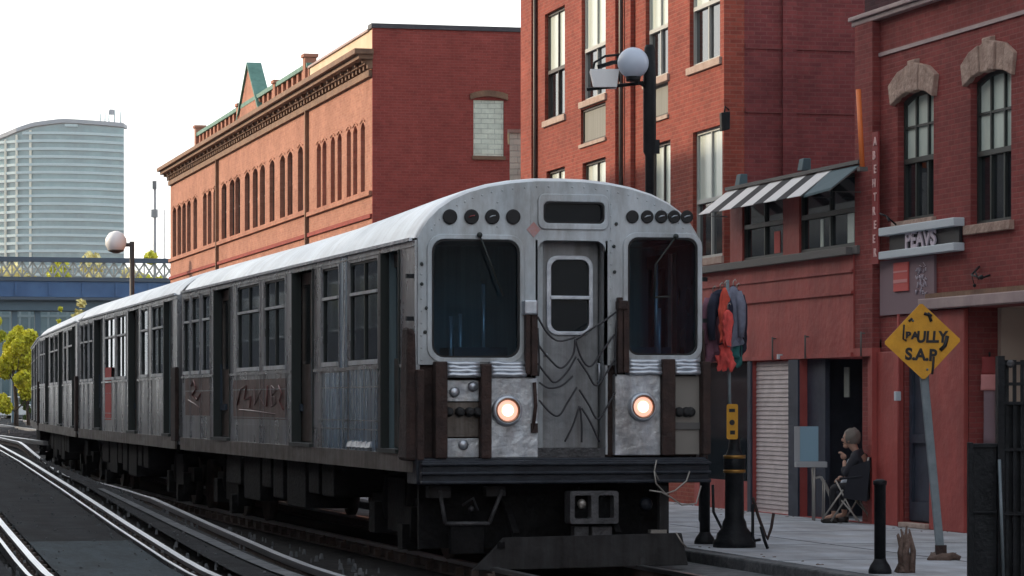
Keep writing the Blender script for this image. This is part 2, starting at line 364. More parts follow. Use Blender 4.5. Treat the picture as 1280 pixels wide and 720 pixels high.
# ------------------------------------------------------------------ terrain and ground
def rise(y):
    pts = [(-400, 0), (29, 0), (36, .10), (46, .27), (58, .45), (72, .60), (95, .62), (5000, .62)]
    for (a, b), (c, d) in zip(pts, pts[1:]):
        if a <= y <= c: return b+(d-b)*(y-a)/(c-a)
    return .62
def side_x(y):     # left face of the train, which bends gently to the right going away
    x = 6.43
    for y0, y1, k in ((43, 58, .023), (58, 73, .056), (73, 95, .090)):
        x += max(0, min(y, y1)-y0)*k
    return x
def gz(x, y):
    r = rise(y)
    e = side_x(y)-.15; k = min(1, max(0, (e-x)/.35))
    if y < 91: r *= k
    elif y < 97: r *= max(k, (y-91)/6)
    return r
b = bmesh.new()
xs = [-3000, -800, -250, -80, -30, -12, -5, 0, 2, 3, 4, 4.6, 5.2]
xs += [5.6+.1*i for i in range(46)]+[10.6, 12, 20, 40, 100, 400, 3000]
ys = [-300, -60, -10, 5, 15, 22, 26]+[28+2*i for i in range(32)]+[95, 105, 120, 150, 200, 300, 500, 900, 1800, 4500]
G = [[b.verts.new((x, y, gz(x, y)-.16)) for x in xs] for y in ys]
for j in range(len(ys)-1):
    for i in range(len(xs)-1): b.faces.new((G[j][i], G[j][i+1], G[j+1][i+1], G[j+1][i]))
me = bpy.data.meshes.new('ground'); b.to_mesh(me); b.free()
g = bpy.data.objects.new('ground', me); C.objects.link(g); me.materials.append(MATS['ballast']); tag(g, kind='structure')

def strip(name, xf0, xf1, y0, y1, dz, mat, step=2.0, thick=.0):
    b = bmesh.new(); n = max(1, int((y1-y0)/step)); prev = None
    for i in range(n+1):
        y = y0+(y1-y0)*i/n; x0, x1 = xf0(y), xf1(y); z = max(gz(x0, y), gz(x1, y))+dz if thick is not None else dz
        r = (b.verts.new((x0, y, z)), b.verts.new((x1, y, z)))
        if prev: b.faces.new((prev[0], prev[1], r[1], r[0]))
        prev = r
    me = bpy.data.meshes.new(name); b.to_mesh(me); b.free()
    o = bpy.data.objects.new(name, me); C.objects.link(o); me.materials.append(MATS[mat]); return tag(o, kind='structure')
K = .040
K = .047
def tx(x0): return lambda y: x0+K*max(0, y-26.5)
def txa(x0): return lambda y: x0+.037*max(0, y-26.5)
# paved street between and beside the tracks
strip('road', lambda y: -6, tx(2.60), -20, 60, -.02, 'asphalt')
strip('crossing_panel', tx(3.04), tx(4.14), 10, 33.5, -.03, 'rubber_panel')
strip('track_bed', tx(3.04), tx(4.14), 33.6, 62, -.035, 'asphalt')
strip('road_verge', tx(4.66), lambda y: min(txa(5.22)(y), side_x(y)-.55), -20, 60, -.03, 'asphalt')
strip('platform_strip', lambda y: 5.0+.034*max(0, y-26.5), lambda y: 5.17+.03*max(0, y-26.5), 10, 46, -.012, 'kerb_concrete')
def rail(name, xf, y0, y1, kinds):
    """rail as one running structure: head (bright) and web (rust)"""
    for wd, h0, h1, mat in kinds:
        b = bmesh.new(); prev = None; n = int((y1-y0)/2)
        for i in range(n+1):
            y = y0+(y1-y0)*i/n; x = xf(y); z = gz(x, y)
            r = [b.verts.new((x-wd/2, y, z+h0)), b.verts.new((x+wd/2, y, z+h0)), b.verts.new((x+wd/2, y, z+h1)), b.verts.new((x-wd/2, y, z+h1))]
            if prev:
                for k in range(4): b.faces.new((prev[k], prev[(k+1) % 4], r[(k+1) % 4], r[k]))
            else: b.faces.new(r)
            prev = r
        bmesh.ops.recalc_face_normals(b, faces=b.faces)
        me = bpy.data.meshes.new(name); b.to_mesh(me); b.free()
        o = bpy.data.objects.new(name, me); C.objects.link(o); me.materials.append(MATS[mat]); tag(o, kind='structure')
RK = [(.07, -.035, .004, 'rail_steel'), (.03, -.12, -.036, 'rail_rust'), (.13, -.15, -.121, 'rail_rust')]
rail('rail', tx(2.90), -10, 84, RK); rail('rail', tx(4.36), -10, 84, RK)
rail('guard_rail', tx(2.74), -10, 84, [(.04, -.1, -.005, 'rail_steel')]); rail('guard_rail', tx(4.20), 10, 84, [(.035, -.1, -.012, 'rail_steel')])
rail('third_rail', txa(5.36), -10, 84, [(.075, -.03, .03, 'rail_steel'), (.03, -.12, -.031, 'rail_rust')])
rail('rail', lambda y: side_x(y)+.70, -10, 92, RK); rail('rail', lambda y: side_x(y)+2.14, -10, 92, RK)
for xf in (tx(2.90), tx(4.36), lambda y: side_x(y)+.70):
    m = MB(); y = 20.0
    while y < 60:
        x = xf(y); z = gz(x, y)
        for sg in (-1, 1): m.box(x+sg*.10-.035, x+sg*.10+.035, y, y+.10, z-.12, z-.045); m.box(x+sg*.075-.012, x+sg*.075+.012, y+.03, y+.07, z-.045, z-.022)
        y += .62
    tag(m.build('rail_fasteners', 'rail_rust'), kind='structure')
# far tracks curving away behind the train
for k, (px0, py0, px1, py1) in enumerate(((0, 531, 45, 537), (0, 523, 44, 527), (0, 545, 45, 551))):
    p, q = onZ(px0-60, py0-8, .62), onZ(px1+12, py1+2, .62)
    o = MB().bar((p.x, p.y, .60), (q.x, q.y, .60), .12, .09).build('rail', 'rail_steel'); tag(o, kind='structure')

# far siding strewn with sleepers/ballast mounds (uncountable)
mbx = MB(); rr = random.Random(3)
for i in range(260):
    px, py = rr.uniform(-40, 60), rr.uniform(512, 548); p = onZ(px, py, .5)
    s_ = rr.uniform(.05, .16)*p.y/100
    mbx.box(p.x-s_*2.2, p.x+s_*2.2, p.y-s_, p.y+s_, .45, .47+s_*.9)
tag(mbx.build('ballast_rubble', 'kerb_concrete'), 'scattered pale rubble and ballast among the far tracks behind the train', 'rubble', kind='stuff')

# sidewalk and kerb on the right
XF = 13.8
SW = .07
XK = 9.52
MB().box(XK+.16, 60, -30, 140, -.155, SW).build('sidewalk', 'concrete').__setitem__('kind', 'structure')
MB().box(XK, XK+.157, -30, 140, -.158, SW-.006).build('kerb', 'kerb_concrete', bevel=.02).__setitem__('kind', 'structure')
MB().box(XK-.62, XK-.004, -30, 60, -.158, -.05).build('gutter', 'kerb_concrete').__setitem__('kind', 'structure')
jb = MB()
for y in range(18, 66, 3): jb.box(XK+.17, XF-.02, y, y+.018, SW, SW+.002)
jb.box(11.3, 11.318, -10, 90, SW, SW+.003)
jb.build('sidewalk_joints', 'kerb_concrete')['kind'] = 'structure'

# ------------------------------------------------------------------ facade helpers
class Facade:
    """local X runs along the street front away from the camera, +Y points at the street, Z up"""
    def __init__(s, name, x0, y0, vpx, label, cat='building', group=None):
        s.a = TH-math.atan2(640-vpx, FPX)       # turn from world +Y toward +X
        s.p = Vector((x0, y0, 0)); s.u = Vector((math.sin(s.a), math.cos(s.a), 0))
        s.n = Vector((-math.cos(s.a), math.sin(s.a), 0))
        s.e = empty(name, s.p, PI/2-s.a, label, cat, group)
    def px(s, px, py, off=0):
        d = ray(px, py); k = ((s.p+s.n*off)-O).dot(s.n)/d.dot(s.n); q = O+d*k
        return (q-s.p).dot(s.u), q.z
F_ = lambda u, v, w: (u, w, v)
def window(F, s0, s1, z0, z1, frame='frame_dark', up='glass_pale', lo='glass_dark', split=.5, mull=1, depth=.14, rise_=0, fw=.05, sill=None, grid=0, label=None, st_=.05, proud=.06):
    """opening already cut in the wall; frame sits 'depth' behind the face"""
    f = MB(); zi = z0+(z1-z0)*(1-split)
    outer = archtop(s0, s1, z0, z1, rise_) if rise_ else rect(s0, s1, z0, z1)
    inner = archtop(s0+fw, s1-fw, z0+fw, z1-fw, rise_) if rise_ else rect(s0+fw, s1-fw, z0+fw, z1-fw)
    f.plate(outer, [inner], -depth-.06, -depth, F_)
    f.box(s0+fw, s1-fw, -depth-.055, -depth+.012, zi-.03, zi+.03)
    for i in range(1, mull+1):
        c = s0+(s1-s0)*i/(mull+1); f.box(c-.018, c+.018, -depth-.05, -depth-.004, z0+fw, z1-fw-rise_*.1)
    for i in range(grid):
        c = zi+(z1-zi)*(i+1)/(grid+1); f.box(s0+fw, s1-fw, -depth-.048, -depth-.008, c-.014, c+.014)
    fo = f.build('window', frame, F.e)
    if label: fo['label'] = label
    if rise_:
        P = [(s0+.01, zi), (s1-.01, zi)]+[(u, min(v, 99)) for u, v in archtop(s0+.01, s1-.01, z0, z1-.01, rise_)[2:]]
        MB().plate(P, [], -depth-.045, -depth-.035, F_).build('pane', up, fo)
    else: MB().box(s0+.01, s1-.01, -depth-.045, -depth-.035, zi, z1-.01).build('pane', up, fo)
    MB().box(s0+.01, s1-.01, -depth-.05, -depth-.04, z0+.01, zi-.003).build('pane', lo, fo)
    if sill: MB().box(s0-.08, s1+.08, -depth+.003, proud, z0-.11, z0-.004).build('sill', sill, fo, bevel=.008)
    return fo
HOLES = []

# ================================================================== RIGHT BRICK BUILDING
def side_wall(F, s, depth_back, z0, z1, mat, name='wall', t=.3, y0=-.002):
    return MB().box(s-t, s, -depth_back, y0, z0, z1).build(name, mat, F.e)
p = onX(1078, 500, XF)
FR = Facade('brick_building', p.x, p.y, -365, 'dark red brick building at the right edge with two tall windows under rough stone arches')
NEAR = -24
zt = FR.px(1078, 30)[1]; zc = zt
def wpx(F, l, r, yt, yb):      # window rectangle from pixels (head at right edge column, bottom at left column)
    sl, _ = F.px(l, 0); sr, _ = F.px(r, 0)
    c = (l+r)/2
    return min(sl, sr), max(sl, sr), F.px(c, yb)[1], F.px(c, yt)[1]
W1 = wpx(FR, 1122, 1167, 113, 274); W2 = wpx(FR, 1213, 1264, 87, 278)
wd = W1[1]-W1[0]; pitch = W1[0]-W2[0]
wins = [W1, W2]+[(W2[0]-pitch*k, W2[1]-pitch*k, W2[2], W2[3]) for k in range(1, 5)]
lz = FR.px(1165, 388)[1]                     # underside of the lintel
d0, d1 = FR.px(1167, 0)[0], FR.px(1131, 0)[0]; dz = SW
r1 = FR.px(1211, 0)[0]
outer = [(0, SW-.05), (0, zt), (NEAR, zt), (NEAR, SW-.05)]
holes = [archtop(a, b_, c, d, .09) for a, b_, c, d in wins]
holes.append(rect(d0, d1, SW+.06, FR.px(1150, 405)[1]))
holes.append(rect(r1-5.2, r1, SW+.02, lz))
MB().plate(outer, holes, -.35, 0, F_).build('wall', 'brick_right', FR.e)
MB().box(NEAR, 0, -9, -.352, zt-.3, zt-.05).build('roof', 'plain_roof', FR.e)
MB().box(-.3, 0, -9, -.352, 0, zt-.302).build('wall', 'brick_right', FR.e)
MB().box(NEAR, 0, -9, -8.7, 0, zt-.302).build('wall', 'brick_right', FR.e)
MB().box(NEAR, NEAR+.3, -8.69, -.352, 0, zt-.302).build('wall', 'brick_right', FR.e)
for k, (a, b_, c, d) in enumerate(wins):
    f = window(FR, a, b_, c, d, 'frame_dark', 'glass_pale', 'glass_dark', .53, 2 if k else 2, .08, .09, .045, 'stone', grid=1)
    # rough stone arch block, flared, with raised keystone
    m = MB(); n = 6; w_ = b_-a; cc = (a+b_)/2
    low, hi = [], []
    for i in range(n+1):
        t = -1+2*i/n
        low.append((cc+t*(w_/2+.05), d-.09+.09*(1-t*t)-.005)); hi.append((cc+t*(w_/2+.14), d+.20+.14*(1-abs(t))))
    low[0] = (low[0][0]-.05, d-.13); low[-1] = (low[-1][0]+.05, d-.13)
    hi[0] = (hi[0][0]-.02, d+.12); hi[-1] = (hi[-1][0]+.02, d+.12)
    rr = random.Random(k)
    for i in range(n):
        P = [low[i], low[i+1], hi[i+1], hi[i]]; tk = .05+rr.uniform(-.012, .02)
        m.hull8([(u, -.02, v) for u, v in P]+[(u+rr.uniform(-.01, .01), tk, v+rr.uniform(-.008, .008)) for u, v in P])
    kk = MB().hull8([(cc-.10, -.02, d-.03), (cc+.10, -.02, d-.03), (cc+.14, -.02, d+.37), (cc-.14, -.02, d+.37), (cc-.09, .06, d-.02), (cc+.09, .06, d-.02), (cc+.12, .06, d+.36), (cc-.12, .06, d+.36)])
    m.build('stone_arch', 'stone', FR.e, bevel=.012); kk.build('keystone', 'stone', FR.e, bevel=.015)
# cornice and parapet, belt course
MB().box(NEAR, .12, 0.003, .10, zt-.03, zt+.03).box(NEAR, .14, 0.003, .14, zt+.032, zt+.085).build('cornice', 'coping_light', FR.e, bevel=.01)
MB().box(NEAR, 0, -.34, -.03, zt+.002, zt+1.15).box(-.34, 0, -6, -.342, zt+.002, zt+1.15).build('parapet', 'brick_parapet', FR.e)
zb = FR.px(1102, 66)[1]
MB().box(NEAR, FR.px(1100, 0)[0], .003, .022, zb-.045, zb).build('belt_course', 'coping_light', FR.e)
# corner pilaster and ground-floor pilasters in red paint
c1 = FR.px(1100, 0)[0]
MB().box(c1, 0, .003, .10, FR.px(1088, 440)[1], zt-.032).build('pilaster', 'brick_right', FR.e)
MB().box(FR.px(1130, 0)[0], FR.px(1090, 0)[0], .003, .06, SW, FR.px(1105, 440)[1]).build('pilaster', 'painted_red', FR.e, bevel=.01)
MB().box(r1, d0-.002, .003, .06, SW, lz-.01).build('pilaster', 'painted_red', FR.e, bevel=.01)
MB().box(d0-.002, d1+.002, -.12, -.08, SW+.06, FR.px(1150, 405)[1]).build('door', 'navy_paint', FR.e)
db = MB(); dzt = FR.px(1150, 405)[1]
dm = (d0+d1)/2
db.plate(rect(d0+.03, d1-.03, SW+.08, dzt-.03), [rect(d0+.1, d1-.1, SW+.3, SW+1.0), rect(d0+.1, d1-.1, SW+1.1, dzt-.3)], -.078, -.045, F_)
db.build('door_frame', 'navy_paint', FR.e)
MB().box(d0+.02, d1-.02, -.34, .1, SW, SW+.058).build('doorstep', 'sill_stone', FR.e, bevel=.01)
# lintel over the recessed shop front
s_l = FR.px(1163, 0)[0]
MB().box(r1-5.5, s_l, .003, .16, lz+.005, lz+.13).build('lintel', 'coping_light', FR.e, bevel=.01)
MB().box(r1-5.4, s_l-.05, .003, .09, lz+.133, lz+.19).build('lintel_cap', 'cornice_brown', FR.e)
MB().box(r1-5.2, r1, -1.2, -1.1, SW, lz).box(r1-5.2, r1-5.1, -1.1, -.35, SW, lz).box(r1-.10, r1-.002, -1.1, -.352, SW, lz).build('recess_wall', 'beige_wall', FR.e)
MB().box(r1-5.2, r1, -1.2, -.352, lz+.002, lz+.08).build('recess_ceiling', 'beige_wall', FR.e)
# ghost sign on pale wall patch
# pieces fixed to the wall (each a thing)
def wall_thing(name, F, s, z, label, cat, group=None, off=0.):
    q = F.p+F.u*s+F.n*off; return empty(name, (q.x, q.y, z), F.e.rotation_euler.z, label, cat, group)
def R_(F, px, py, off=0): return F.px(px, py, off)
s0, z0 = R_(FR, 1147, 300, .25)
T = wall_thing('shop_sign', FR, s0, z0, 'horizontal shop sign of pale letters between two white boards', 'sign', off=.003)
a0 = R_(FR, 1100, 0, .12)[0]-s0; a1 = R_(FR, 1194, 0, .12)[0]-s0
zu0, zu1 = R_(FR, 1147, 289, .12)[1]-z0, R_(FR, 1147, 278.5, .12)[1]-z0
zl0, zl1 = R_(FR, 1147, 319, .12)[1]-z0, R_(FR, 1147, 309, .12)[1]-z0
MB().box(a1, a0, 0, .14, zu0, zu1).build('board', 'pale_sign', T, bevel=.01)
MB().box(a1, a0, 0, .14, zl0, zl1).build('board', 'pale_sign', T, bevel=.01)
MB().box(a1+.02, a0-.16, .02, .06, zl1, zu0).build('sign_panel', 'sign_black', T)
me = text_mesh('PEAVS', .34, .02, offset=.010)
def put_text(me, mat, parent, loc, rot=(PI/2, 0, PI), scale=(1, 1, 1), name='lettering'):
    o = bpy.data.objects.new(name, me); C.objects.link(o); me.materials.clear(); me.materials.append(MATS[mat]); o.parent = parent
    o.location = loc; o.rotation_euler = rot; o.scale = scale; return o
put_text(me, 'grafitti_light', T, ((a0+a1)/2-.03, .08, (zl1+zu0)/2), scale=(1.0, .78, 1))
MB().tube([(a0-.35, .02, zu1), (a0-.42, .2, zu1+.12), (a0-.3, .24, zu1+.16)], .012).tube([(a0-.42, .2, zu1+.12), (a0-.55, .22, zu1+.05)], .01).build('bracket', 'black_metal', T)
# hanging poster and scrawled panel below
s0, z0 = R_(FR, 1138, 350)
T = wall_thing('wall_panel', FR, s0, z0, 'mauve grey panel hanging under the shop sign with white scrawls', 'panel', off=.003)
a0 = R_(FR, 1103, 0)[0]-s0; a1 = R_(FR, 1171, 0)[0]-s0
MB().box(a1, a0, 0, .03, R_(FR, 1138, 392)[1]-z0, zl0+R_(FR, 1147, 300, .25)[1]-z0-.01).build('backing', 'panel_mauve', T)
m = MB(); rr = random.Random(11)
cx = R_(FR, 1156, 0)[0]-s0
for row in range(4):
    for k in range(4):
        x = cx+.13-.085*k+rr.uniform(-.01, .01); z = .10-.085*row
        P = [(x+rr.uniform(-.035, .035), .038, z+rr.uniform(-.035, .035)) for _ in range(4)]
        m.tube(P, .008, 5)
for k in range(14):
    x = cx+rr.uniform(-.17, .16); z = rr.uniform(-.2, .14); m.tube([(x, .036, z), (x+rr.uniform(-.06, .06), .038, z+rr.uniform(-.05, .05)), (x+rr.uniform(-.04, .04), .036, z+rr.uniform(-.06, .06))], .006, 4)
m.build('scrawl', 'grafitti_light', T)
pz1, pz0 = R_(FR, 1131, 328)[1]-z0, R_(FR, 1131, 364)[1]-z0; pl, pr = R_(FR, 1122, 0)[0]-s0, R_(FR, 1140, 0)[0]-s0
s1, z1 = s0, z0
T = wall_thing('poster', FR, s0, z0, 'small red and pink poster below the shop sign', 'poster', off=.035)
MB().box(pr, pl, 0, .02, pz0, pz1).build('sheet', 'poster_red', T)
MB().box(pr+.01, pl-.01, .021, .026, pz0+.10, pz0+.14).box(pr+.01, pl-.01, .021, .026, pz1-.12, pz1-.10).build('stripes', 'poster_pink', T)
# vertical red banner with pale lettering on the corner pilaster
s0, z0 = R_(FR, 1093, 330, .12)
T = wall_thing('banner', FR, s0, z0, 'tall narrow red banner with pale letters down the corner pilaster', 'banner', off=.104)
hh = R_(FR, 1093, 165, .12)[1]-z0
MB().box(-.13, .07, 0, .02, 0, hh).build('cloth', 'red_banner', T)
for i, ch in enumerate('ABEHTREER'):
    put_text(text_mesh(ch, .14, .01, offset=.003), 'letter_pink', T, (-.03+(.02 if i % 2 else -.015), .026, hh-.12-i*(hh-.2)/8.3), scale=(1.0, 1, 1))
# twisted iron bracket further right on the wall
s0, z0 = R_(FR, 1238, 345)
T = wall_thing('iron_bracket', FR, s0, z0, 'twisted black iron bracket on the brick above the grey lintel', 'bracket', off=.003)
m = MB(); m.tube([(.30, .0, .12), (.24, .12, .02), (.05, .16, .0), (-.1, .15, -.03), (-.22, .1, -.0)], .012, 6)
m.tube([(.30, 0, .12), (.05, .16, .05), (-.05, .16, -.04)], .008, 6); m.ball((-.1, .15, -.02), .035, 10, (1.5, .8, .8)); m.ball((.2, .1, -.1), .022, 8)
m.tube([(.24, .12, .02), (.2, .1, -.1)], .006, 5); m.build('ironwork', 'black_metal', T)
# conduit between the banner and the door
T = empty('conduit_pipe', (XF-.09, onX(1123, 500, XF-.09).y, SW), 0, 'thin dull red pipe with a small white box beside the dark door', 'pipe')
MB().tube([(0, 0, 0), (0, 0, onX(1121, 400, XF-.09).z)], .016, 8).build('pipe', 'painted_red', T)
bz = onX(1121, 503, XF-.09).z
MB().box(-.045, .02, -.035, .035, bz-.05, bz+.06).build('junction_box', 'pale_sign', T, bevel=.006)

# ================================================================== LOW RED STOREFRONT
FL = Facade('storefront_building', XF-.12, p.y, -365, 'low red painted storefront with roller shutter and striped awning windows')
e1 = FL.px(868, 0)[0]; e2 = FL.px(911, 0)[0]
ledz = FL.px(980, 323)[1]; zf = FL.px(1000, 448.5)[1]; ztop = FL.px(1000, 217)[1]
sh0, sh1 = FL.px(988, 0)[0], FL.px(941, 0)[0]; do0, do1 = FL.px(1086, 0)[0], FL.px(1000, 0)[0]
wA = wpx(FL, 926, 977, 255, 318); wB = wpx(FL, 997, 1070, 235, 310)
wz0 = ledz+.045
sA = FL.px(1090, 0)[0]; do0 = sA+.06
outer = [(sA, SW), (sA, zf+.10), (.0, zf+.10), (.0, ledz), (e1, ledz), (e1, SW)]
MB().plate(outer, [rect(do0, do1, SW+.01, zf), rect(sh0, sh1, SW+.01, zf), rect(sh1+.16, e1-.2, SW+.4, zf)], -.11, 0, F_).build('wall', 'painted_red', FL.e)
MB().plate([(.0, ledz+.002), (.0, ztop), (e2, ztop), (e2, ledz+.002)], [rect(wA[0], wA[1], wz0, ztop-.12), rect(wB[0], wB[1], wz0, ztop-.12)], -.12, -.02, F_).build('wall', 'painted_red', FL.e)
MB().box(0, e2, -.45, -.122, ztop-.3, ztop-.2).build('roof', 'plain_roof', FL.e)
MB().box(.0, e1, .0, .10, ledz-.07, ledz+.03).build('ledge', 'ledge', FL.e, bevel=.008)
MB().box(-.0, e1, .003, .03, ledz-.55, ledz-.51).box(.0, e1, .003, .022, ledz-.28, ledz-.25).box(0, e1, .003, .035, zf+.0, zf+.05).build('moulding', 'painted_red', FL.e)
for a, b_ in ((sh0, do1+.004), (sh1+.14, sh1+.01)):
    MB().box(min(a, b_), max(a, b_), .003, .03, SW, zf-.01).build('pilaster', 'navy_paint', FL.e)
window(FL, wA[0], wA[1], wz0, ztop-.12, 'frame_dark', 'glass_store', 'glass_store', .5, 1, .05, fw=.04, sill='ledge', proud=.02)
fo = window(FL, wB[0], wB[1], wz0, ztop-.12, 'frame_dark', 'glass_store', 'glass_store', .5, 1, .05, fw=.04, sill='ledge', proud=.02)
# things standing in the shop window: white blinds strips / red card
MB().box(wB[0]+.28, wB[0]+.50, -.09, -.082, wz0+.05, wz0+.42).box(wB[1]-.72, wB[1]-.62, -.09, -.082, wz0+.05, wz0+.40).build('curtain', 'blind_pale', FL.e)
MB().box(wA[0]+.30, wA[0]+.52, -.09, -.082, wz0+.05, wz0+.34).build('window_card', 'poster_red', FL.e)
# opening interior
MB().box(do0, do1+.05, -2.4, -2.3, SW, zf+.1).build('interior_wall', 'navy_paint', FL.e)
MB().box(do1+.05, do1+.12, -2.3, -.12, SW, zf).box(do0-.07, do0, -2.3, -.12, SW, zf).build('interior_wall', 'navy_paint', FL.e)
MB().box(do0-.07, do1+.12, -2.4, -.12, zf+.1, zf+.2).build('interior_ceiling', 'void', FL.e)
s0 = FL.px(1023, 0)[0]
MB().box(s0+.02, do1-.002, -.16, -.10, SW, zf-.01).build('shop_door', 'navy_paint', FL.e)
MB().box(do0+.01, FL.px(1070, 0)[0], -.22, -.16, SW, zf-.01).build('shop_door', 'frame_bronze', FL.e)
sp_ = FL.px(1032, 0)[0]
MB().box(sp_-.18, sp_-.02, -.26, -.24, zf-.5, zf-.12).build('door_notice', 'panel_louver', FL.e)
# shutter with curved slats
m = MB(); nsl = 34; hz = (zf-.02-SW)/nsl
for i in range(nsl):
    z = SW+i*hz; m.hull8([(sh0, -.07, z), (sh1, -.07, z), (sh1, -.045, z+.002), (sh0, -.045, z+.002), (sh0, -.07, z+hz*.99), (sh1, -.07, z+hz*.99), (sh1, -.058, z+hz*.97), (sh0, -.058, z+hz*.97)])
m.build('roller_shutter', 'shutter_steel', FL.e)
MB().box(sh0+.3, sh0+.36, -.04, .06, zf+.005, zf+.07).build('shutter_light', 'pale_sign', FL.e)
MB().box(sh1+.2, e1-.22, -.05, -.04, SW+.4, zf).build('shop_window', 'glass_store', FL.e)
for px in (970, 1011, 1081):
    a = FL.px(px, 0)[0]; MB().tube([(a, .05, zf+.0), (a, .05, zf+.30)], .012, 6).tube([(a, .0, zf+.28), (a, .05, zf+.28)], .01, 6).build('flag_holder', 'ledge', FL.e)
# awning
T = wall_thing('awning', FL, 0, 0, 'black and white striped awning with a dark teal end over the shop windows', 'awning', off=-.018)
az1 = FL.px(990, 222)[1]; dr = .33; out = .42
xs_ = [FL.px(v, 0)[0] for v in (1074, 1038, 1022, 1008, 992, 979, 963, 951, 936, 925, 909)]
xs_ = [xs_[0]]+[xs_[1]+(xs_[-1]-xs_[1])*i/9+(.05 if i % 2 else -.0) for i in range(0, 10)]
for i in range(len(xs_)-1):
    a, b_ = xs_[i], xs_[i+1]; mat = 'awning_teal' if i == 0 else ('awning_white' if i % 2 else 'awning_black')
    if i == 0:
        MB().hull8([(a, .0, az1-.03), (b_-.001, .0, az1-.03), (b_-.001, out*.9, az1-dr-.03), (a, out*.9, az1-dr*.9-.03), (a, .0, az1-.005), (b_-.001, .0, az1-.005), (b_-.001, out*.9, az1-dr-.0), (a, out*.9, az1-dr*.9)]).build('canopy', mat, T)
    else:
        sag = .012
        MB().hull8([(a, .0, az1-.01), (b_, .0, az1-.01), (b_, out, az1-dr-.01), (a, out, az1-dr-.01), (a, .0, az1), (b_, .0, az1), (b_, out, az1-dr), (a, out, az1-dr)]).build('stripe', mat, T)
MB().box(xs_[0], xs_[-1], -.0, .035, az1+.003, az1+.05).build('top_rail', 'ledge', T)
for a in (xs_[0], xs_[1], xs_[-1]): MB().tube([(a, 0, az1-dr-.02), (a, out, az1-dr-.02), (a, 0, az1-.02)], .01, 6).build('arm', 'ledge', T)
for px, py in ((1010, 207), (931, 226)):
    s0, z0 = FL.px(px, py, -.2); T2 = wall_thing('floodlight', FL, s0, z0, 'small dark teal floodlight above the striped awning, ' + ('right' if px > 1000 else 'left') + ' one', 'floodlight', 'floodlights above the awning', off=-.16)
    MB().hull8([(-.09, -.05, -.07), (.09, -.05, -.07), (.09, .08, -.07), (-.09, .08, -.07), (-.09, -.05, .09), (.09, -.05, .09), (.09, .05, .09), (-.09, .05, .09)]).build('housing', 'awning_teal', T2, bevel=.01)
    MB().box(-.015, .015, -.04, .0, -.17, -.071).build('bracket', 'black_metal', T2)
# downpipe in warm orange and teal pipe at the joint with the brick building
s0, z0 = FL.px(1078, 214, .16)
pp = FL.px(1073, 112, .16)
T = wall_thing('downpipe', FL, s0, z0, 'bright orange pipe rising in the corner beside the dark brick wall', 'pipe', off=.16)
MB().tube([(0, 0, .02), (pp[0]-s0, 0, pp[1]-z0)], .032, 10).build('pipe', 'orange_pipe', T)
MB().box(-.05, .05, -.05, .05, .0, .05).build('collar', 'ledge', T)

# ================================================================== MIDDLE BRICK BUILDING
q = onX(905, 500, XF)
FM = Facade('brick_apartment_building', q.x, q.y, -260, 'tall red brick building behind the train with pale blinds in its upper windows')
zT = 12.0; LEN = FM.px(657, 0)[0]
def wm(l, r, yt, yb): return wpx(FM, l, r, yt, yb)
WD = wm(862, 900, -85, 78); WH = wm(866, 906, 160, 322)
WC = wm(807, 835, -40, 97); WG = wm(812, 838, 178, 330)
WB = wm(727, 757, -20, 122); WF = wm(728, 757, 200, 340)
WA = wm(681, 706, 12, 147); WE = wm(683, 706, 211, 345)
LB = wm(726, 757, 132, 176); LC = wm(808, 835, 100, 147)
WH = (WH[0]+.12, WH[1], WH[2], WH[3])
h_ = WD[3]-WD[2]
allw = [WD, WH, WC, WG, WB, WF, WA, WE]
rowh = WH[3]-WD[3]
ups = [(a, b_, c-rowh*0+2.55, d+2.55) for a, b_, c, d in (WD, WC, WB, WA)]
allw = [(a, b_, c, min(d, zT-.4)) for a, b_, c, d in allw]
holes = [rect(*w_) for w_ in allw]+[rect(*LB), rect(*LC)]
# ground floor openings (mostly hidden behind the train)
gf = [(k*2.1+.9, k*2.1+2.1, .8, 2.5) for k in range(3, 9) if k*2.1+2.2 < LEN]
holes += [rect(*w_) for w_ in gf]
MB().plate([(0, 0), (0, zT), (LEN, zT), (LEN, 0)], holes, -.3, 0, F_).build('wall', 'brick_mid', FM.e)
for w_ in allw+gf: window(FM, *w_, 'frame_pale' if w_ in (WB, WC, WD, WH) else 'frame_bronze', 'blind_pale', 'glass_dark', .55, 1, .06, 0, .045, 'sill_stone', proud=.04)
for w_ in (LB, LC):
    a, b_, c, d = w_; m = MB(); fo = MB().plate(rect(*w_), [rect(a+.04, b_-.04, c+.04, d-.04)], -.1, -.04, F_).build('louver_panel', 'frame_bronze', FM.e)
    MB().box(a+.01, b_-.01, -.08, -.06, c+.01, d-.01).build('louver', 'panel_louver', fo)
    MB().box(a-.05, b_+.05, -.039, .03, c-.06, c-.004).build('sill', 'sill_stone', fo)
# piers and vertical slots between bays
for px in (771, 790):
    a = FM.px(px, 0)[0]; MB().box(a-.16, a+.16, .003, .07, 0, zT).build('pier', 'brick_mid', FM.e)
a = FM.px(780, 0)[0]; MB().tube([(a, .05, 0), (a, .05, zT)], .035, 8).build('drainpipe', 'frame_bronze', FM.e)
a = FM.px(669, 0)[0]; MB().box(a-.08, LEN, .003, .09, 0, zT).build('pier', 'brick_mid', FM.e)
MB().tube([(a-.15, .04, 0), (a-.15, .04, zT)], .03, 8).build('drainpipe', 'frame_bronze', FM.e)
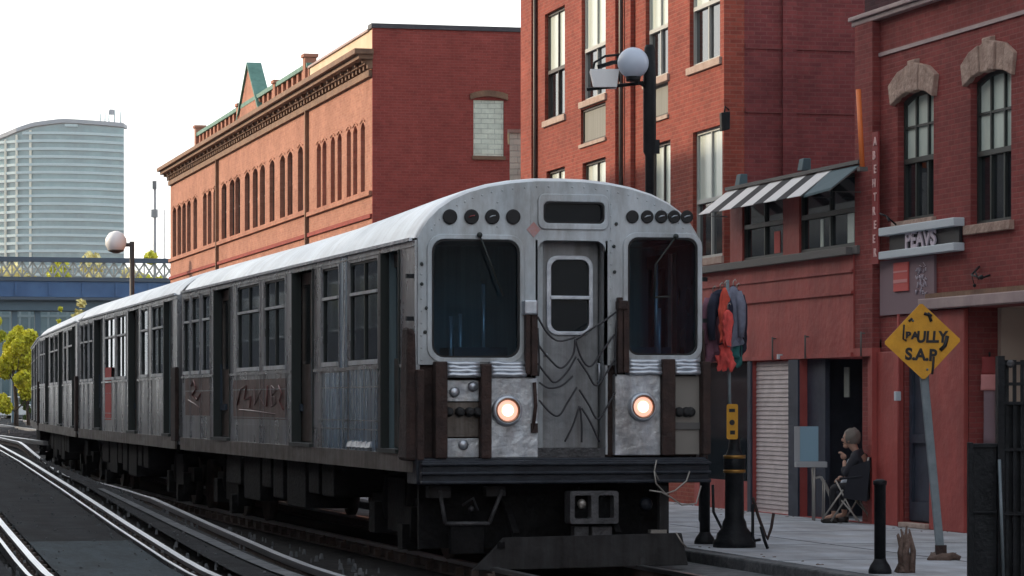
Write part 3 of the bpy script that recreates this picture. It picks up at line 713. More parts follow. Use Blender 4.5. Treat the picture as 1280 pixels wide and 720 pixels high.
# side wall facing the camera, in shade
MB().box(0, .3, -9, -.302, 0, zT).build('wall', 'brick_mid_shaded', FM.e)
MB().box(.302, LEN, -9, -8.7, 0, zT).build('wall', 'brick_mid_shaded', FM.e)
MB().box(LEN-.3, LEN, -8.69, -.302, 0, zT).build('wall', 'brick_mid_shaded', FM.e)
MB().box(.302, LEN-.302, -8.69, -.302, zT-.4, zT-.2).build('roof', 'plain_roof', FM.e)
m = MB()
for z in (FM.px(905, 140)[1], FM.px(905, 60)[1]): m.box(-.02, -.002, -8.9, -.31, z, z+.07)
m.build('belt_course', 'brick_mid_shaded', FM.e)
MB().box(-.06, -.003, -1.05, -.85, 0, zT).build('chimney_breast', 'brick_mid_shaded', FM.e)
# wall lamp on the corner
s0, z0 = FM.px(903, 150, .1)
T = wall_thing('wall_lamp', FM, s0, z0, 'black box lamp fixed high on the corner of the tall brick building', 'lamp', off=.002)
MB().hull8([(-.05, 0, -.13), (.05, 0, -.13), (.05, .12, -.16), (-.05, .12, -.16), (-.06, 0, .12), (.06, 0, .12), (.05, .13, .10), (-.05, .13, .10)]).build('housing', 'black_metal', T, bevel=.012)
MB().tube([(0, 0, .14), (0, .06, .19), (0, .07, .1)], .014, 6).build('bracket', 'black_metal', T)
# green glazed tower sliver between the two brick buildings
g0 = atD(1064, 0, 62); g1 = atD(1110, 0, 62)
T = empty('glazed_stair_tower', (g0.x, g0.y, 0), -TH, 'narrow teal glazed tower showing between the two brick buildings', 'tower')
wdt = (g1-g0).length; zt2 = 14; zb2 = atD(1064, 78, 62).z
MB().box(0, wdt, 0, 2, 0, zt2).build('glazing', 'far_teal', T)
m = MB()
for k in range(12): m.box(-.02, wdt, -.03, -.002, 1.1*k+.6, 1.1*k+.68)
m.box(-.02, .07, -.04, -.003, 0, zt2).build('mullions', 'teal_paint', T)

# pale annex between middle building and left building
a0 = atD(637, 166, 56); a1 = atD(700, 166, 56)
T = empty('annex_building', (a0.x, a0.y, 0), -TH, 'small pale green brick annex between the two red brick buildings', 'building')
MB().box(0, 2.2, 0, 2.5, 0, a0.z).build('wall', 'brick_pale', T)
MB().box(-.04, 2.24, -.04, 2.54, a0.z+.001, a0.z+.06).build('coping', 'sill_stone', T)


# ================================================================== LEFT ORANGE BUILDING
q = onX(465, 500, XF)
FB = Facade('corner_brick_building', q.x, q.y, -285, 'long orange brick building with bracketed cornice, balustrade and small gable', 'building')
LE = FB.px(213, 0)[0]
zc0, zc1 = FB.px(462, 96)[1], FB.px(462, 64)[1]     # cornice bottom/top
zp = FB.px(463, 38)[1]                               # parapet top
grpA = [(398, .6), (405, .6), (416, .6), (425, .6), (436, .6), (444, .6), (453, .6)]
wnd = []
def add_group(pxs, wpxl, yt, yb, kind):
    # yt/yb given at px reference through linear z
    for i, px in enumerate(pxs):
        s, _ = FB.px(px, 0); hw = wpxl*.5*abs(FB.px(px-1, 0)[0]-s)
        wnd.append((s-hw, s+hw, yb, yt, kind))
zA0, zA1 = FB.px(453, 240)[1], FB.px(453, 153)[1]
zM0, zM1 = FB.px(375, 264)[1], FB.px(375, 183)[1]
add_group([398.5, 405.5, 416, 424.5, 436, 444, 453.5], 5.2, zA1, zA0, 'a')
add_group([375.5, 362.5, 353, 340, 328, 319, 309, 297, 290, 280], 6.2, zM1, zM0, 'm')
add_group([269, 262, 256, 244, 236, 230, 224, 218], 4.6, zM1, zM0, 'l')
holes = [archtop(a, b_, c, d, .12, 4) for a, b_, c, d, k in wnd]
zg = zM0-.5
gfl = [(1.2+k*4.4, 4.4+k*4.4, .7, 2.6) for k in range(int(LE/4.4)-1)]
holes += [rect(*w_) for w_ in gfl]
MB().plate([(0, 0), (0, zc0+.3), (LE, zc0+.3), (LE, 0)], holes, -.3, 0, F_).build('wall', 'brick_orange', FB.e)
for a, b_, c, d, k in wnd:
    f = MB().plate(archtop(a, b_, c, d, .12, 4), [archtop(a+.03, b_-.03, c+.03, d-.04, .11, 4)], -.16, -.10, F_).box(a+.03, b_-.03, -.15, -.11, (c+d)/2-.02, (c+d)/2+.02).build('window', 'frame_bronze', FB.e)
    MB().box(a+.01, b_-.01, -.15, -.14, c+.01, d-.02).build('pane', 'glass_dark' if k != 'a' else 'brick_redwall', f)
for a, b_, c, d in gfl:
    f = MB().plate(rect(a, b_, c, d), [rect(a+.06, b_-.06, c+.06, d-.06)], -.16, -.10, F_).build('window', 'frame_bronze', FB.e)
    MB().box(a+.01, b_-.01, -.15, -.14, c+.01, d-.02).build('pane', 'glass_dark', f)
# pointed hoods over the windows
m = MB()
for a, b_, c, d, k in wnd:
    cc = (a+b_)/2
    m.hull8([(a-.03, .003, d-.02), (cc, .003, d+.05), (cc, .003, d+.09), (a-.03, .003, d+.02), (a-.03, .02, d-.02), (cc, .02, d+.05), (cc, .02, d+.09), (a-.03, .02, d+.02)])
    m.hull8([(cc+.001, .003, d+.05), (b_+.03, .003, d-.02), (b_+.03, .003, d+.02), (cc+.001, .003, d+.09), (cc+.001, .02, d+.05), (b_+.03, .02, d-.02), (b_+.03, .02, d+.02), (cc+.001, .02, d+.09)])
m.build('window_hood', 'brick_orange', FB.e)
MB().box(.0, FB.px(386, 0)[0], .003, .07, zA0-.14, zA0-.04).build('sill_course', 'brick_orange', FB.e)
MB().box(FB.px(384, 0)[0], LE, .003, .07, zM0-.14, zM0-.04).build('sill_course', 'brick_orange', FB.e)
for px in (385.5, 273): 
    a = FB.px(px, 0)[0]; MB().box(a-.05, a+.05, .003, .09, 0, zc0).build('downpipe', 'cornice_brown', FB.e)
for z in (zg-.2, zg-.9): MB().box(0, LE, .003, .05, z, z+.09).build('belt_course', 'brick_redwall', FB.e)
# cornice, stepped with brackets
m = MB(); H = zc1-zc0
m.box(-.02, LE, .003, .08, zc0-.02, zc0+H*.22).box(-.06, LE, .003, .15, zc0+H*.45, zc0+H*.62).box(-.16, LE+.2, .003, .32, zc0+H*.622, zc0+H*.80).box(-.22, LE+.25, .003, .42, zc0+H*.802, zc0+H)
m.build('cornice', 'cornice_brown', FB.e)
m = MB(); n = int(LE/.42)
for i in range(n+1): s = i*LE/n; m.box(s-.07, s+.07, .003, .11, zc0+H*.26+.002, zc0+H*.45-.002)
for i in range(n//2+1): s = i*LE/(n//2); m.box(s-.05, s+.05, .153, .22, zc0+H*.48, zc0+H*.62-.002)
m.build('cornice_brackets', 'cornice_brown', FB.e)
# parapet: cream ends, balustraded middle
sN = FB.px(386, 0)[0]; sF = FB.px(246, 0)[0]
MB().box(0.0, sN, -.3, -.003, zc0+.302, zp).box(sF, LE, -.3, -.003, zc0+.302, zp-.25).build('parapet', 'cream', FB.e)
zbal = FB.px(380, 84)[1]
m = MB(); m.box(sN, sF, -.18, -.10, zc1, zbal-.08)
nb = int((sF-sN)/.75)
for i in range(nb+1): s = sN+(sF-sN)*i/nb; m.box(s-.13, s+.13, -.098, .02, zc1, zbal-.08)
m.build('balustrade', 'brick_orange', FB.e)
MB().box(sN-.05, sF+.05, -.22, .06, zbal-.078, zbal+.03).build('balustrade_rail', 'copper_green', FB.e)
for px in (384, 247, 346, 300):
    s = FB.px(px, 0)[0]; t = .16 if px in (384, 247) else .0
    MB().box(s-.16, s+.16, -.2, .08, zc1, zbal+.02+t).box(s-.21, s+.21, -.24, .12, zbal+.022+t, zbal+.10+t).build('pedestal', 'brick_orange', FB.e)
# gable
sg0, sg1 = FB.px(328, 0)[0], FB.px(298, 0)[0]; sgc = (sg0+sg1)/2; zgp = FB.px(314, 77)[1]; zgb = FB.px(314, 125)[1]-.1
MB().plate([(sg0+.1, zc1), (sgc, zgp-.15), (sg1-.1, zc1)], [], -.3, .05, F_).build('gable', 'brick_orange', FB.e)
m = MB()
for a, b_ in ((sg0, sgc), (sg1, sgc)):
    m.hull8([(a, -.3, zc1-.02), (b_, -.3, zgp-.06), (b_, .10, zgp-.06), (a, .10, zc1-.02), (a, -.3, zc1+.08), (b_, -.3, zgp), (b_, .10, zgp), (a, .10, zc1+.08)])
m.build('gable_roof', 'copper_green', FB.e)
# end wall (shade) with bricked up window
ew = lambda px, py: (lambda d: ((O+d*((FB.p.dot(FB.u)-O.dot(FB.u))/d.dot(FB.u)))))(ray(px, py))
def ewy(px, py):
    v = ew(px, py); return (v-FB.p).dot(FB.n), v.z
EW = 14
yw0, zw0 = ewy(591, 195); yw1, zw1 = ewy(629, 126)
# wall made of pieces round the window opening (plane s=0, thickness .3)
zEP = ewy(560, 38)[1]
FE = lambda u, v, w: (w, u, v)
MB().plate([(-.0, 0), (-.0, zEP), (-EW, zEP), (-EW, 0)], [rect(yw1, yw0, zw0, zw1)], -.002, -.06, FE).build('wall', 'brick_redwall', FB.e)
MB().box(-.1, .34, -EW-.04, .03, zEP+.001, zEP+.10).build('coping', 'coping_dark', FB.e)
MB().box(.303, sN, -.34, .04, zp+.001, zp+.05).build('coping', 'coping_light', FB.e); MB().box(sF, LE, -.34, .04, zp-.249, zp-.2).build('coping', 'coping_light', FB.e)
fo = MB().box(-.03, .2, yw1+.002, yw0-.002, zw0+.002, zw1-.002).build('window', 'brick_pale', FB.e); fo['label'] = 'bricked up window filled with pale green blocks'
m = MB(); n = 8
for i in range(n):
    t0, t1 = -1+2*i/n, -1+2*(i+1)/n; c = (yw0+yw1)/2; hw = (yw0-yw1)/2+.08
    y0_, y1_ = c+t0*hw, c+t1*hw; a0_, a1_ = zw1+.0+.08*(1-t0*t0), zw1+.08*(1-t1*t1)
    m.hull8([(-.12, y0_, a0_), (-.062, y0_, a0_), (-.062, y1_, a1_), (-.12, y1_, a1_), (-.12, y0_, a0_+.13), (-.062, y0_, a0_+.13), (-.062, y1_, a1_+.13), (-.12, y1_, a1_+.13)])
m.build('lintel', 'cornice_brown', fo)
MB().box(-.11, -.062, yw1-.03, yw0+.03, zw0-.08, zw0).build('sill', 'cornice_brown', fo)
MB().box(LE-.3, LE, -EW, -.302, 0, zc1).box(.303, LE-.302, -EW, -EW+.3, 0, zc1).build('wall', 'brick_redwall', FB.e)
MB().box(.303, LE-.302, -EW+.302, -.302, zc0, zc0+.2).build('roof', 'plain_roof', FB.e)

# ================================================================== UNSEEN BLOCKS ADDED LEFT OF THE FRAME (shade the street, darken window reflections)
def unseen_block(name, y0, y1, h, mat, label, x1=-9.0):
    T = empty(name, (x1, y0, 0), 0, label, 'building')
    m = MB(); m.box(-8, 0, 0, y1-y0, -.1, h); m.build('wall', mat, T)
    MB().box(-8.1, .25, -.1, y1-y0+.1, h+.001, h+.3).build('cornice', 'cornice_brown', T)
    z = 1.0; row = 0
    while z+2 < h and row < 7:
        y = 1.0
        while y+1.4 < y1-y0:
            f = MB().plate(rect(y, y+1.1, z, z+1.8), [rect(y+.07, y+1.03, z+.07, z+1.73)], 0.002, .08, lambda u, v, w: (w, u, v)).build('window', 'frame_pale', T)
            MB().box(.002, .03, y+.05, y+1.05, z+.05, z+1.75).build('pane', 'glass_dark', f)
            y += 2.6
        z += 3.1; row += 1
unseen_block('brick_building', -14, 20, 13, 'brick_mid', 'plain unseen brick block across the street left of the tracks, nearest the camera')
unseen_block('brick_building', 20.3, 54, 20.5, 'concrete_dark', 'tall dark grey block added unseen across the street for shade, left of the tracks')
unseen_block('brick_building', 54.3, 75, 15.6, 'brick_mid', 'red brick block added unseen across the street for shade, beyond the tall dark one')
unseen_block('brick_building', 75.3, 111, 12.5, 'concrete_dark', 'low dark grey block added unseen across the street for shade, farther along')
unseen_block('brick_building', 122.3, 230, 14, 'concrete_dark', 'long dark grey block added unseen across the street to darken reflections, farthest along', x1=-34)
unseen_block('brick_building', 111.3, 117, 10, 'concrete_dark', 'narrow dark grey block added unseen across the street to darken reflections, before the gap')
unseen_block('brick_building', 117.3, 130, 8.0, 'concrete_dark', 'very low dark grey block added unseen across the street to darken reflections, filling the gap')
unseen_block('brick_building', 130.3, 215, 10, 'concrete_dark', 'long low dark grey block added unseen across the street to darken reflections, after the gap')
T = empty('backdrop', (-16, -42, 0), 0, 'wide dark grey warehouse added unseen behind the camera to darken windscreen reflections', 'building')  # unseen block, added so the windscreens reflect something dark
MB().box(0, 70, -8, 0, -.1, 11).build('wall', 'concrete_dark', T)
MB().box(-.2, 70.2, -8.1, .25, 11.001, 11.4).build('cornice', 'cornice_brown', T)
for k in range(18):
    for z in (1.2, 4.6, 8):
        f = MB().plate(rect(1.2+k*3.8, 3.6+k*3.8, z, z+2), [rect(1.3+k*3.8, 3.5+k*3.8, z+.1, z+1.9)], .002, .08, F_).build('window', 'frame_bronze', T)
        MB().box(1.25+k*3.8, 3.55+k*3.8, .002, .03, z+.05, z+1.95).build('pane', 'glass_dark', f)

# ================================================================== TRAIN
YF = 28.0; XC = 7.85; LC_ = 14.6
def fp(px, py, off=0.):         # point on the cab face -> car-local (x, z)
    v = onY(px, py, YF+off); return v.x-XC, v.z
def sy(px):                      # point on the side -> car-local y
    return onX(px, 400, 6.43).y-YF
HW = 1.42
PROF = [(0, 3.69), (.25, 3.685), (.50, 3.66), (.72, 3.62), (.92, 3.56), (1.08, 3.485), (1.21, 3.395), (1.31, 3.29), (1.375, 3.19), (HW, 3.10)]
ZB = .95
def make_car(cab=True):
    T = empty('train_car', (0, 0, 0))
    Lc = LC_
    # ---- roof
    full = [(-x, z) for x, z in PROF[::-1]]+PROF[1:]
    m = MB(); rings = []
    def ring(y, kx, dz):
        return [m.b.verts.new((x*kx, y, z-dz*max(0, (z-3.0)/.7))) for x, z in full]
    for y, kx, dz in (((.0, .982, .035), (.03, .994, .012), (.10, 1, 0), (1.2, 1, .02), (3.0, 1, .07), (5.0, 1, .12), (8.0, 1, .15), (Lc-.10, 1, .17), (Lc-.02, .985, .20)) if cab else ((.0, .982, .20), (.10, 1, .17), (Lc-.10, 1, .17), (Lc-.02, .985, .20))): rings.append(ring(y, kx, dz))
    for a, b_ in zip(rings, rings[1:]):
        for i in range(len(full)-1): f = m.b.faces.new((a[i], b_[i], b_[i+1], a[i+1])); f.smooth = True
    roof = m.build('roof', 'roof_metal', T)
    m = MB()
    for s in (-1, 1): m.box(min(s*HW, s*(HW+.03)), max(s*HW, s*(HW+.03)), .12, Lc-.05, 3.075, 3.105)
    m.build('drip_rail', 'steel_bright', roof)
    # ---- sides
    G = lambda px: sy(px)
    zs0, zs1, zsp = 1.93, 2.99, 2.66
    units = [  # kind, y0, y1
        ('d', G(500), G(477)), ('w', G(472), G(437)), ('w', G(423), G(403)), ('d', G(392), G(366)),
        ('w', G(356), G(331)), ('w', G(324), G(297)), ('d', G(288), G(268)), ('w', G(262), G(253)), ('w', G(249), G(240)), ('w', G(237), G(230))]
    for side in (-1, 1):
        fn = lambda u, v, w, side=side: (side*(HW-w), u, v)
        hol = []
        for k, a, b_ in units:
            a, b_ = min(a, b_), max(a, b_)
            hol.append(rrect(a, b_, zs0, zs1, .05, 2) if k == 'w' else rect(a, b_, 1.10, 3.02))
        sd_ = MB().plate(rect(.02, Lc, ZB, 3.08), hol, 0, .05, fn).build('side_wall', 'side_steel', T)
        # fluting and seams
        m = MB()
        def bx(a, b_, c, d, t=.012): m.box(min(side*(HW+.001), side*(HW+t)), max(side*(HW+.001), side*(HW+t)), a, b_, c, d)
        edges = sorted([(min(a, b_), max(a, b_), k) for k, a, b_ in units])
        ys = [.02]+[v for e in edges for v in e[:2]]+[Lc]
        doors = [(min(a, b_), max(a, b_)) for k, a, b_ in units if k == 'd']
        segs = []; cur = .04
        for a, b_ in sorted(doors): segs.append((cur, a-.06)); cur = b_+.06
        segs.append((cur, Lc-.02))
        for a, b_ in segs:
            if b_-a < .1: continue
            bx(a, b_, 1.885, 1.915, .02); bx(a, b_, 1.70, 1.712, .006); bx(a, b_, 1.36, 1.372, .008); bx(a, b_, 1.27, 1.282, .008); bx(a, b_, 3.02, 3.035, .01)
        for a, b_ in zip(ys[1:-1:2], ys[2:-1:2]):
            pass
        for e in edges:
            for v in (e[0]-.075, e[1]+.06): bx(v, v+.012, 1.0, 3.01, .008)
        m.build('moulding', 'side_steel', sd_)
        m = MB(); m.box(min(side*(HW+.002), side*(HW+.03)), max(side*(HW+.002), side*(HW+.03)), .05, Lc-.03, ZB-.06, 1.06)
        m.build('side_sill', 'side_skirt', sd_)
        for k, a, b_ in units:
            a, b_ = min(a, b_), max(a, b_)
            if k == 'w':
                m = MB(); inn = rrect(a+.025, b_-.025, zs0+.025, zs1-.025, .04, 2)
                m.plate(rrect(a, b_, zs0, zs1, .05, 2), [inn], .012, .045, fn)
                for (u0, u1, v0, v1) in ((a+.02, b_-.02, zsp-.02, zsp+.02),)+(((a+b_)/2-.02, (a+b_)/2+.02, zs0+.02, zs1-.02),)*(b_-a > .95):
                    m.box(min(side*(HW-.04), side*(HW-.012)), max(side*(HW-.04), side*(HW-.012)), u0, u1, v0, v1)
                wo = m.build('side_window', 'frame_dark', T)
                MB().box(min(side*(HW-.036), side*(HW-.03)), max(side*(HW-.036), side*(HW-.03)), a+.01, b_-.01, zs0+.01, zs1-.01).build('pane', 'glass_side', wo)
                x0, x1 = sorted((side*(HW-.01), side*(HW+.018)))
                MB().box(x0, x1, a+.01, b_-.01, zs0+.004, zs0+.05).box(*sorted((side*(HW-.011), side*(HW+.008))), a+.03, b_-.03, zsp-.012, zsp+.018).build('sill_glint', 'roof_metal', wo)  # pale strips on sill and sash, glints put into the colour
            else:
                c = (a+b_)/2; m = MB()
                for u0, u1 in ((a+.01, c-.012), (c+.012, b_-.01)):
                    m.plate(rect(u0, u1, 1.11, 3.01), [rrect(u0+.07, u1-.07, 1.98, 2.88, .04, 2)], .10, .14, fn)
                do = m.build('door', 'side_skirt', T)
                MB().box(*sorted((side*(HW-.125), side*(HW-.12))), a+.06, b_-.06, 1.95, 2.9).build('pane', 'glass_side', do)
                m = MB()
                for u0, u1 in ((a-.001, a+.03), (b_-.03, b_+.001)): m.box(*sorted((side*(HW-.09), side*(HW+.016))), u0, u1, 1.10, 3.02)
                m.box(*sorted((side*(HW-.14), side*(HW+.05))), a, b_, 1.06, 1.098)
                m.build('door_frame', 'frame_dark', do)
    # ---- floor, interior
    MB().box(-HW+.06, HW-.06, .2, Lc-.06, 1.02, 1.09).build('floor', 'interior', T)
    MB().box(-HW+.2, HW-.2, .25, Lc-.2, 3.1, 3.14).build('ceiling_panel', 'interior', T)
    m = MB()
    for y in [1.9+1.05*i for i in range(11)]:
        for s in (-1, 1):
            m.box(s*.95-.4, s*.95+.4, y, y+.42, 1.45, 1.53).box(s*.95-.4, s*.95+.4, y+.38, y+.45, 1.53, 2.05)
    m.build('seat_rows', 'interior_seat', T)
    m = MB().box(-HW+.06, -.45, 1.35, 1.40, 1.09, 3.1).box(.45, HW-.06, 1.35, 1.40, 1.09, 3.1).box(-.45, .45, 1.36, 1.39, 1.09, 3.1)
    m.build('cab_partition', 'interior_wall', T)
    MB().box(-1.2, 1.2, Lc-1.2, Lc-1.15, 1.09, 3.1).build('end_partition', 'interior', T)
    # ---- face plate
    out = [(x*.982, z-(.035 if cab else .20)*max(0, (z-3.0)/.7)) for x, z in PROF]; oute = [(x*.982, z-.20*max(0, (z-3.0)/.7)) for x, z in PROF]
    poly = [(-HW*.982+.0, 1.03), (HW*.982, 1.03)]+[(x, z) for x, z in oute[::-1]]+[(-x, z) for x, z in oute[1:]]
    dx0, dz1 = fp(672, 300); dx1, _ = fp(757, 300)
    def P(l, r, t, b_, rr, n=6):
        x0, z1 = fp(l, t); x1, z0 = fp(r, b_); return x0, x1, z0, z1
    wl = P(538, 651, 297, 449, 0); wr = P(783, 873, 295, 446, 0)
    ds = P(679, 755, 252, 280, 0)
    fo_ = lambda u, v, w: (u, w, v)
    mk = [fp(px, 271) for px in (562, 589, 615, 641)]+[fp(px, 271) for px in (790, 808.5, 826, 842, 858)]
    hol = [rrect(*wl, .12), rrect(*wr, .10), rrect(*ds, .05), rect(dx0, dx1, 1.05, dz1)]
    # upper face, brighter painted metal; lower face separate plates
    zsplit = fp(600, 456)[1]
    up = [(-HW*.982, zsplit), (HW*.982, zsplit)]+[(x, z) for x, z in out[::-1]]+[(-x, z) for x, z in out[1:]]
    up2 = [(-HW*.982, zsplit), (dx0, zsplit), (dx0, dz1-.1)]+[(dx0+.1*(1-math.cos(a)), dz1-.1+.1*math.sin(a)) for a in (.4, .8, 1.2, PI/2)]+[(dx1-.1*(1-math.cos(a)), dz1-.1+.1*math.sin(a)) for a in (PI/2, 1.2, .8, .4)]+[(dx1, dz1-.1), (dx1, zsplit), (HW*.982, zsplit)]+[(x, z) for x, z in out[::-1]]+[(-x, z) for x, z in out[1:]]
    ho2 = [rrect(*wl, .12), rrect(*wr, .10), rrect(*ds, .05)]
    if not cab: ho2 = [rrect(*ds, .05)]
    fcm = MB().plate(up2, ho2, .0, .06, fo_)
    if cab:
        rv = []
        for x_ in (-1.36, -.62, .62-.12, 1.36):
            z_ = 1.95
            while z_ < (2.95 if abs(x_) > 1 else 3.5): rv.append((x_, z_)); z_ += .115
        for i_ in range(1, len(out)-1):
            for sg_ in (-1, 1): rv.append((sg_*out[i_][0]*.955, out[i_][1]-.05)); rv.append((sg_*(out[i_][0]+out[i_-1][0])*.4775, (out[i_][1]+out[i_-1][1])/2-.05))
        for x_, z_ in rv:
            if any(h_[0][0] and min(p_[0] for p_ in h_)-.03 < x_ < max(p_[0] for p_ in h_)+.03 and min(p_[1] for p_ in h_)-.03 < z_ < max(p_[1] for p_ in h_)+.03 for h_ in ho2): continue
            if dx0 < x_ < dx1 and z_ < dz1: continue
            fcm.lathe([(.010, .001), (.009, -.004), (.004, -.006)], 6, (x_, 0, z_), 'y')
        for px_ in (664, 764):
            x_, z_ = fp(px_, 290); fcm.box(x_-.004, x_+.004, -.004, .001, z_, 3.60)
    fc = fcm.build('front_panel', 'front_metal' if cab else 'side_steel', T)
    if not cab:
        for s_ in (-1, 1):
            MB().box(*sorted((s_*(HW-.02), s_*(HW+.04))), -.05, .42, 1.0, 2.05).build('corner_guard', 'rust', T, bevel=.015)
        MB().box(-HW*.98, dx0, 0, .05, 1.03, zsplit).build('end_panel', 'side_steel', T); MB().box(dx1, HW*.98, 0, .05, 1.03, zsplit).build('end_panel', 'side_steel', T)
        MB().box(dx0-.05, dx1+.05, .07, .12, 1.03, dz1).build('end_door', 'door_steel', T)
        MB().box(-.6, .6, -.42, .0, 1.0, 3.1).build('gangway_bellows', 'rubber', T)
    # ---- far end
    MB().plate(poly, [], Lc-.03, Lc, fo_).build('end_panel', 'side_steel', T)
    m = MB()
    for s in (-1, 1): m.box(s*1.3-.09, s*1.3+.09, Lc+.003, Lc+.1, 1.0, 2.6)
    m.build('end_post', 'rust', T)
    # ---- running gear
    m = MB(); rr = random.Random(4)
    for s in (-1, 1):
        y = 4.3
        while y < 10.3:
            l = rr.uniform(.5, 1.2); h = rr.uniform(.35, .6); m.box(s*1.05-.28, s*1.05+.28, y, y+l, ZB-.05-h, ZB-.0); y += l+rr.uniform(.08, .3)
    m.box(-.7, .7, .3, Lc-.3, .62, 1.0)
    m.build('equipment_box', 'under_gear', T, bevel=.02)
    for yc in (2.25, Lc-2.25):
        tr = empty('truck', (0, yc, 0)); tr.parent = T
        m = MB()
        for s in (-1, 1):
            m.hull8([(s*1.0-.06, -1.35, .40), (s*1.0+.06, -1.35, .40), (s*1.0+.06, 1.35, .40), (s*1.0-.06, 1.35, .40), (s*1.0-.06, -1.35, .60), (s*1.0+.06, -1.35, .60), (s*1.0+.06, 1.35, .60), (s*1.0-.06, 1.35, .60)])
            m.box(s*1.0-.10, s*1.0+.10, -.4, .4, .25, .78); m.lathe([(.1, .35), (.13, .5), (.1, .8)], 12, (s*1.0, .55, 0)); m.lathe([(.1, .35), (.13, .5), (.1, .8)], 12, (s*1.0, -.55, 0))
            for y in (-.85, .85): m.box(s*1.08-.09, s*1.08+.09, y-.14, y+.14, .2, .52)
            m.box(s*1.2-.04, s*1.2+.12, -.9, -.7, .1, .35)
        m.build('truck_frame', 'under_gear', tr)
        for y in (-.85, .85):
            m = MB()
            for s in (-1, 1): m.lathe([(.36, -.06), (.36, .04), (.33, .05), (.2, .03), (.12, .06)], 24, (s*.72, y, .36), 'x')
            m.lathe([(.06, -.7), (.06, .7)], 10, (0, y, .36), 'x'); m.build('wheelset', 'rail_rust', tr)
    MB().box(-.12, .12, Lc, Lc+.5, .5, .75).build('rear_coupler', 'coupler_metal', T)
    if not cab: return T
    # ================= cab end details
    # sky blue side of nose: vertical corner posts
    def FPl(l, r, t, b_, y0, y1, mat, name, parent=T, bev=.0):
        x0, x1, z0, z1 = P(l, r, t, b_, 0)
        return MB().box(x0, x1, y0, y1, z0, z1).build(name, mat, parent, bevel=bev)
    # windscreens
    for wd_, rr_ in ((wl, .12), (wr, .10)):
        x0, x1, z0, z1 = wd_
        fr = MB().plate(rrect(x0-.035, x1+.035, z0-.035, z1+.035, rr_+.03), [rrect(x0+.012, x1-.012, z0+.012, z1-.012, rr_)], -.018, -.001, fo_).build('windscreen_frame', 'front_metal', T, bevel=.006)
        MB().plate(rrect(x0+.012, x1-.012, z0+.012, z1-.012, rr_), [rrect(x0+.03, x1-.03, z0+.03, z1-.03, rr_-.01)], -.008, .03, fo_).build('gasket', 'rubber', fr)
        MB().plate(rrect(x0+.02, x1-.02, z0+.02, z1-.02, rr_), [], .03, .04, fo_).build('windscreen', 'glass', fr)
    # cab interior poles and lit things
    for px, t, b_ in ((565, 395, 449), (577, 392, 449), (826, 385, 446), (822, 330, 440), (606, 355, 449)):
        x, z1 = fp(px, t, .5); _, z0 = fp(px, b_, .5)
        MB().tube([(x, .55, z0-.2), (x, .55, z1)], .018, 8).build('cab_pole', 'interior_pole', T)
    MB().box(wl[0]+.35, wl[1], .5, 1.1, 1.1, wl[2]+.12).box(wr[0], wr[1]-.1, .55, 1.1, 1.1, wr[2]+.1).build('cab_console', 'interior_seat', T)
    # destination sign
    x0, x1, z0, z1 = ds
    fr = MB().plate(rrect(x0-.055, x1+.045, z0-.06, z1+.075, .07), [rrect(x0, x1, z0, z1, .05)], -.022, -.001, fo_).build('destination_sign', 'front_metal', T, bevel=.008)
    MB().plate(rrect(x0, x1, z0, z1, .05), [rrect(x0+.015, x1-.015, z0+.015, z1-.015, .045)], -.015, .03, fo_).build('gasket', 'rubber', fr)
    MB().plate(rrect(x0+.005, x1-.005, z0+.005, z1-.005, .05), [], .03, .04, fo_).build('sign_glass', 'glass_dark', fr)
    # marker lights
    for i, (x, z) in enumerate(mk):
        r_ = .068 if i < 4 else .060
        mo = MB().lathe([(r_*.72, -.001), (r_*1.0, -.004), (r_*1.05, -.02), (r_*.85, -.022)], 20, (x, 0, z), 'y').build('marker_light', 'rubber', T)
        MB().lathe([(r_*.84, -.008), (r_*.5, -.016), (.004, -.02)], 20, (x, 0, z), 'y').build('lens', 'marker_lens', mo)
        if i in (1, 2, 5, 6, 7, 8): MB().tube([(x-.03, -.024, z-.008), (x-.005, -.026, z+.006), (x+.03, -.024, z+.012)], .006, 6).build('glint_bar', 'red_glint' if i == 1 else 'interior_pole', mo)
    # door recess
    MB().box(dx0-.02, dx0, .0, .30, 1.05, dz1).box(dx1, dx1+.02, .0, .30, 1.05, dz1).box(dx0-.02, dx1+.02, .061, .30, dz1, dz1+.02).build('door_recess', 'front_metal', T)
    px0, px1 = fp(677, 0, .2)[0], fp(748, 0, .2)[0]; zt_ = dz1-.0
    wx0, wz1 = fp(687, 323, .2); wx1, wz0 = fp(737, 416, .2); zsp2 = fp(700, 372, .2)[1]
    dr = MB().plate(rect(px0, dx1-.02, 1.06, zt_), [rrect(wx0, wx1, wz0, wz1, .09)], .20, .25, fo_).build('end_door', 'door_steel', T)
    MB().plate(rrect(wx0-.035, wx1+.03, wz0-.025, wz1+.03, .11), [rrect(wx0+.012, wx1-.012, wz0+.012, wz1-.012, .08)], .178, .199, fo_).box(wx0, wx1, .17, .20, zsp2-.018, zsp2+.018).build('window_frame', 'steel_bright', dr, bevel=.006)
    MB().plate(rrect(wx0+.015, wx1-.015, wz0+.015, wz1-.015, .08), [], .212, .222, fo_).build('pane', 'glass_dark', dr)
    MB().box(dx0+.0, px0, .16, .26, 1.06, zt_).build('door_post', 'front_metal', dr)
    MB().box(px0+.02, px0+.05, .165, .198, 2.0, 2.02).tube([(wx1+.08, .19, 1.75), (wx1+.08, .14, 1.75), (wx1+.08, .14, 1.92), (wx1+.08, .19, 1.92)], .012, 8).build('handle', 'steel_bright', dr)
    FPl(672, 757, 560, 573, .02, .19, 'coupler_metal', 'threshold')
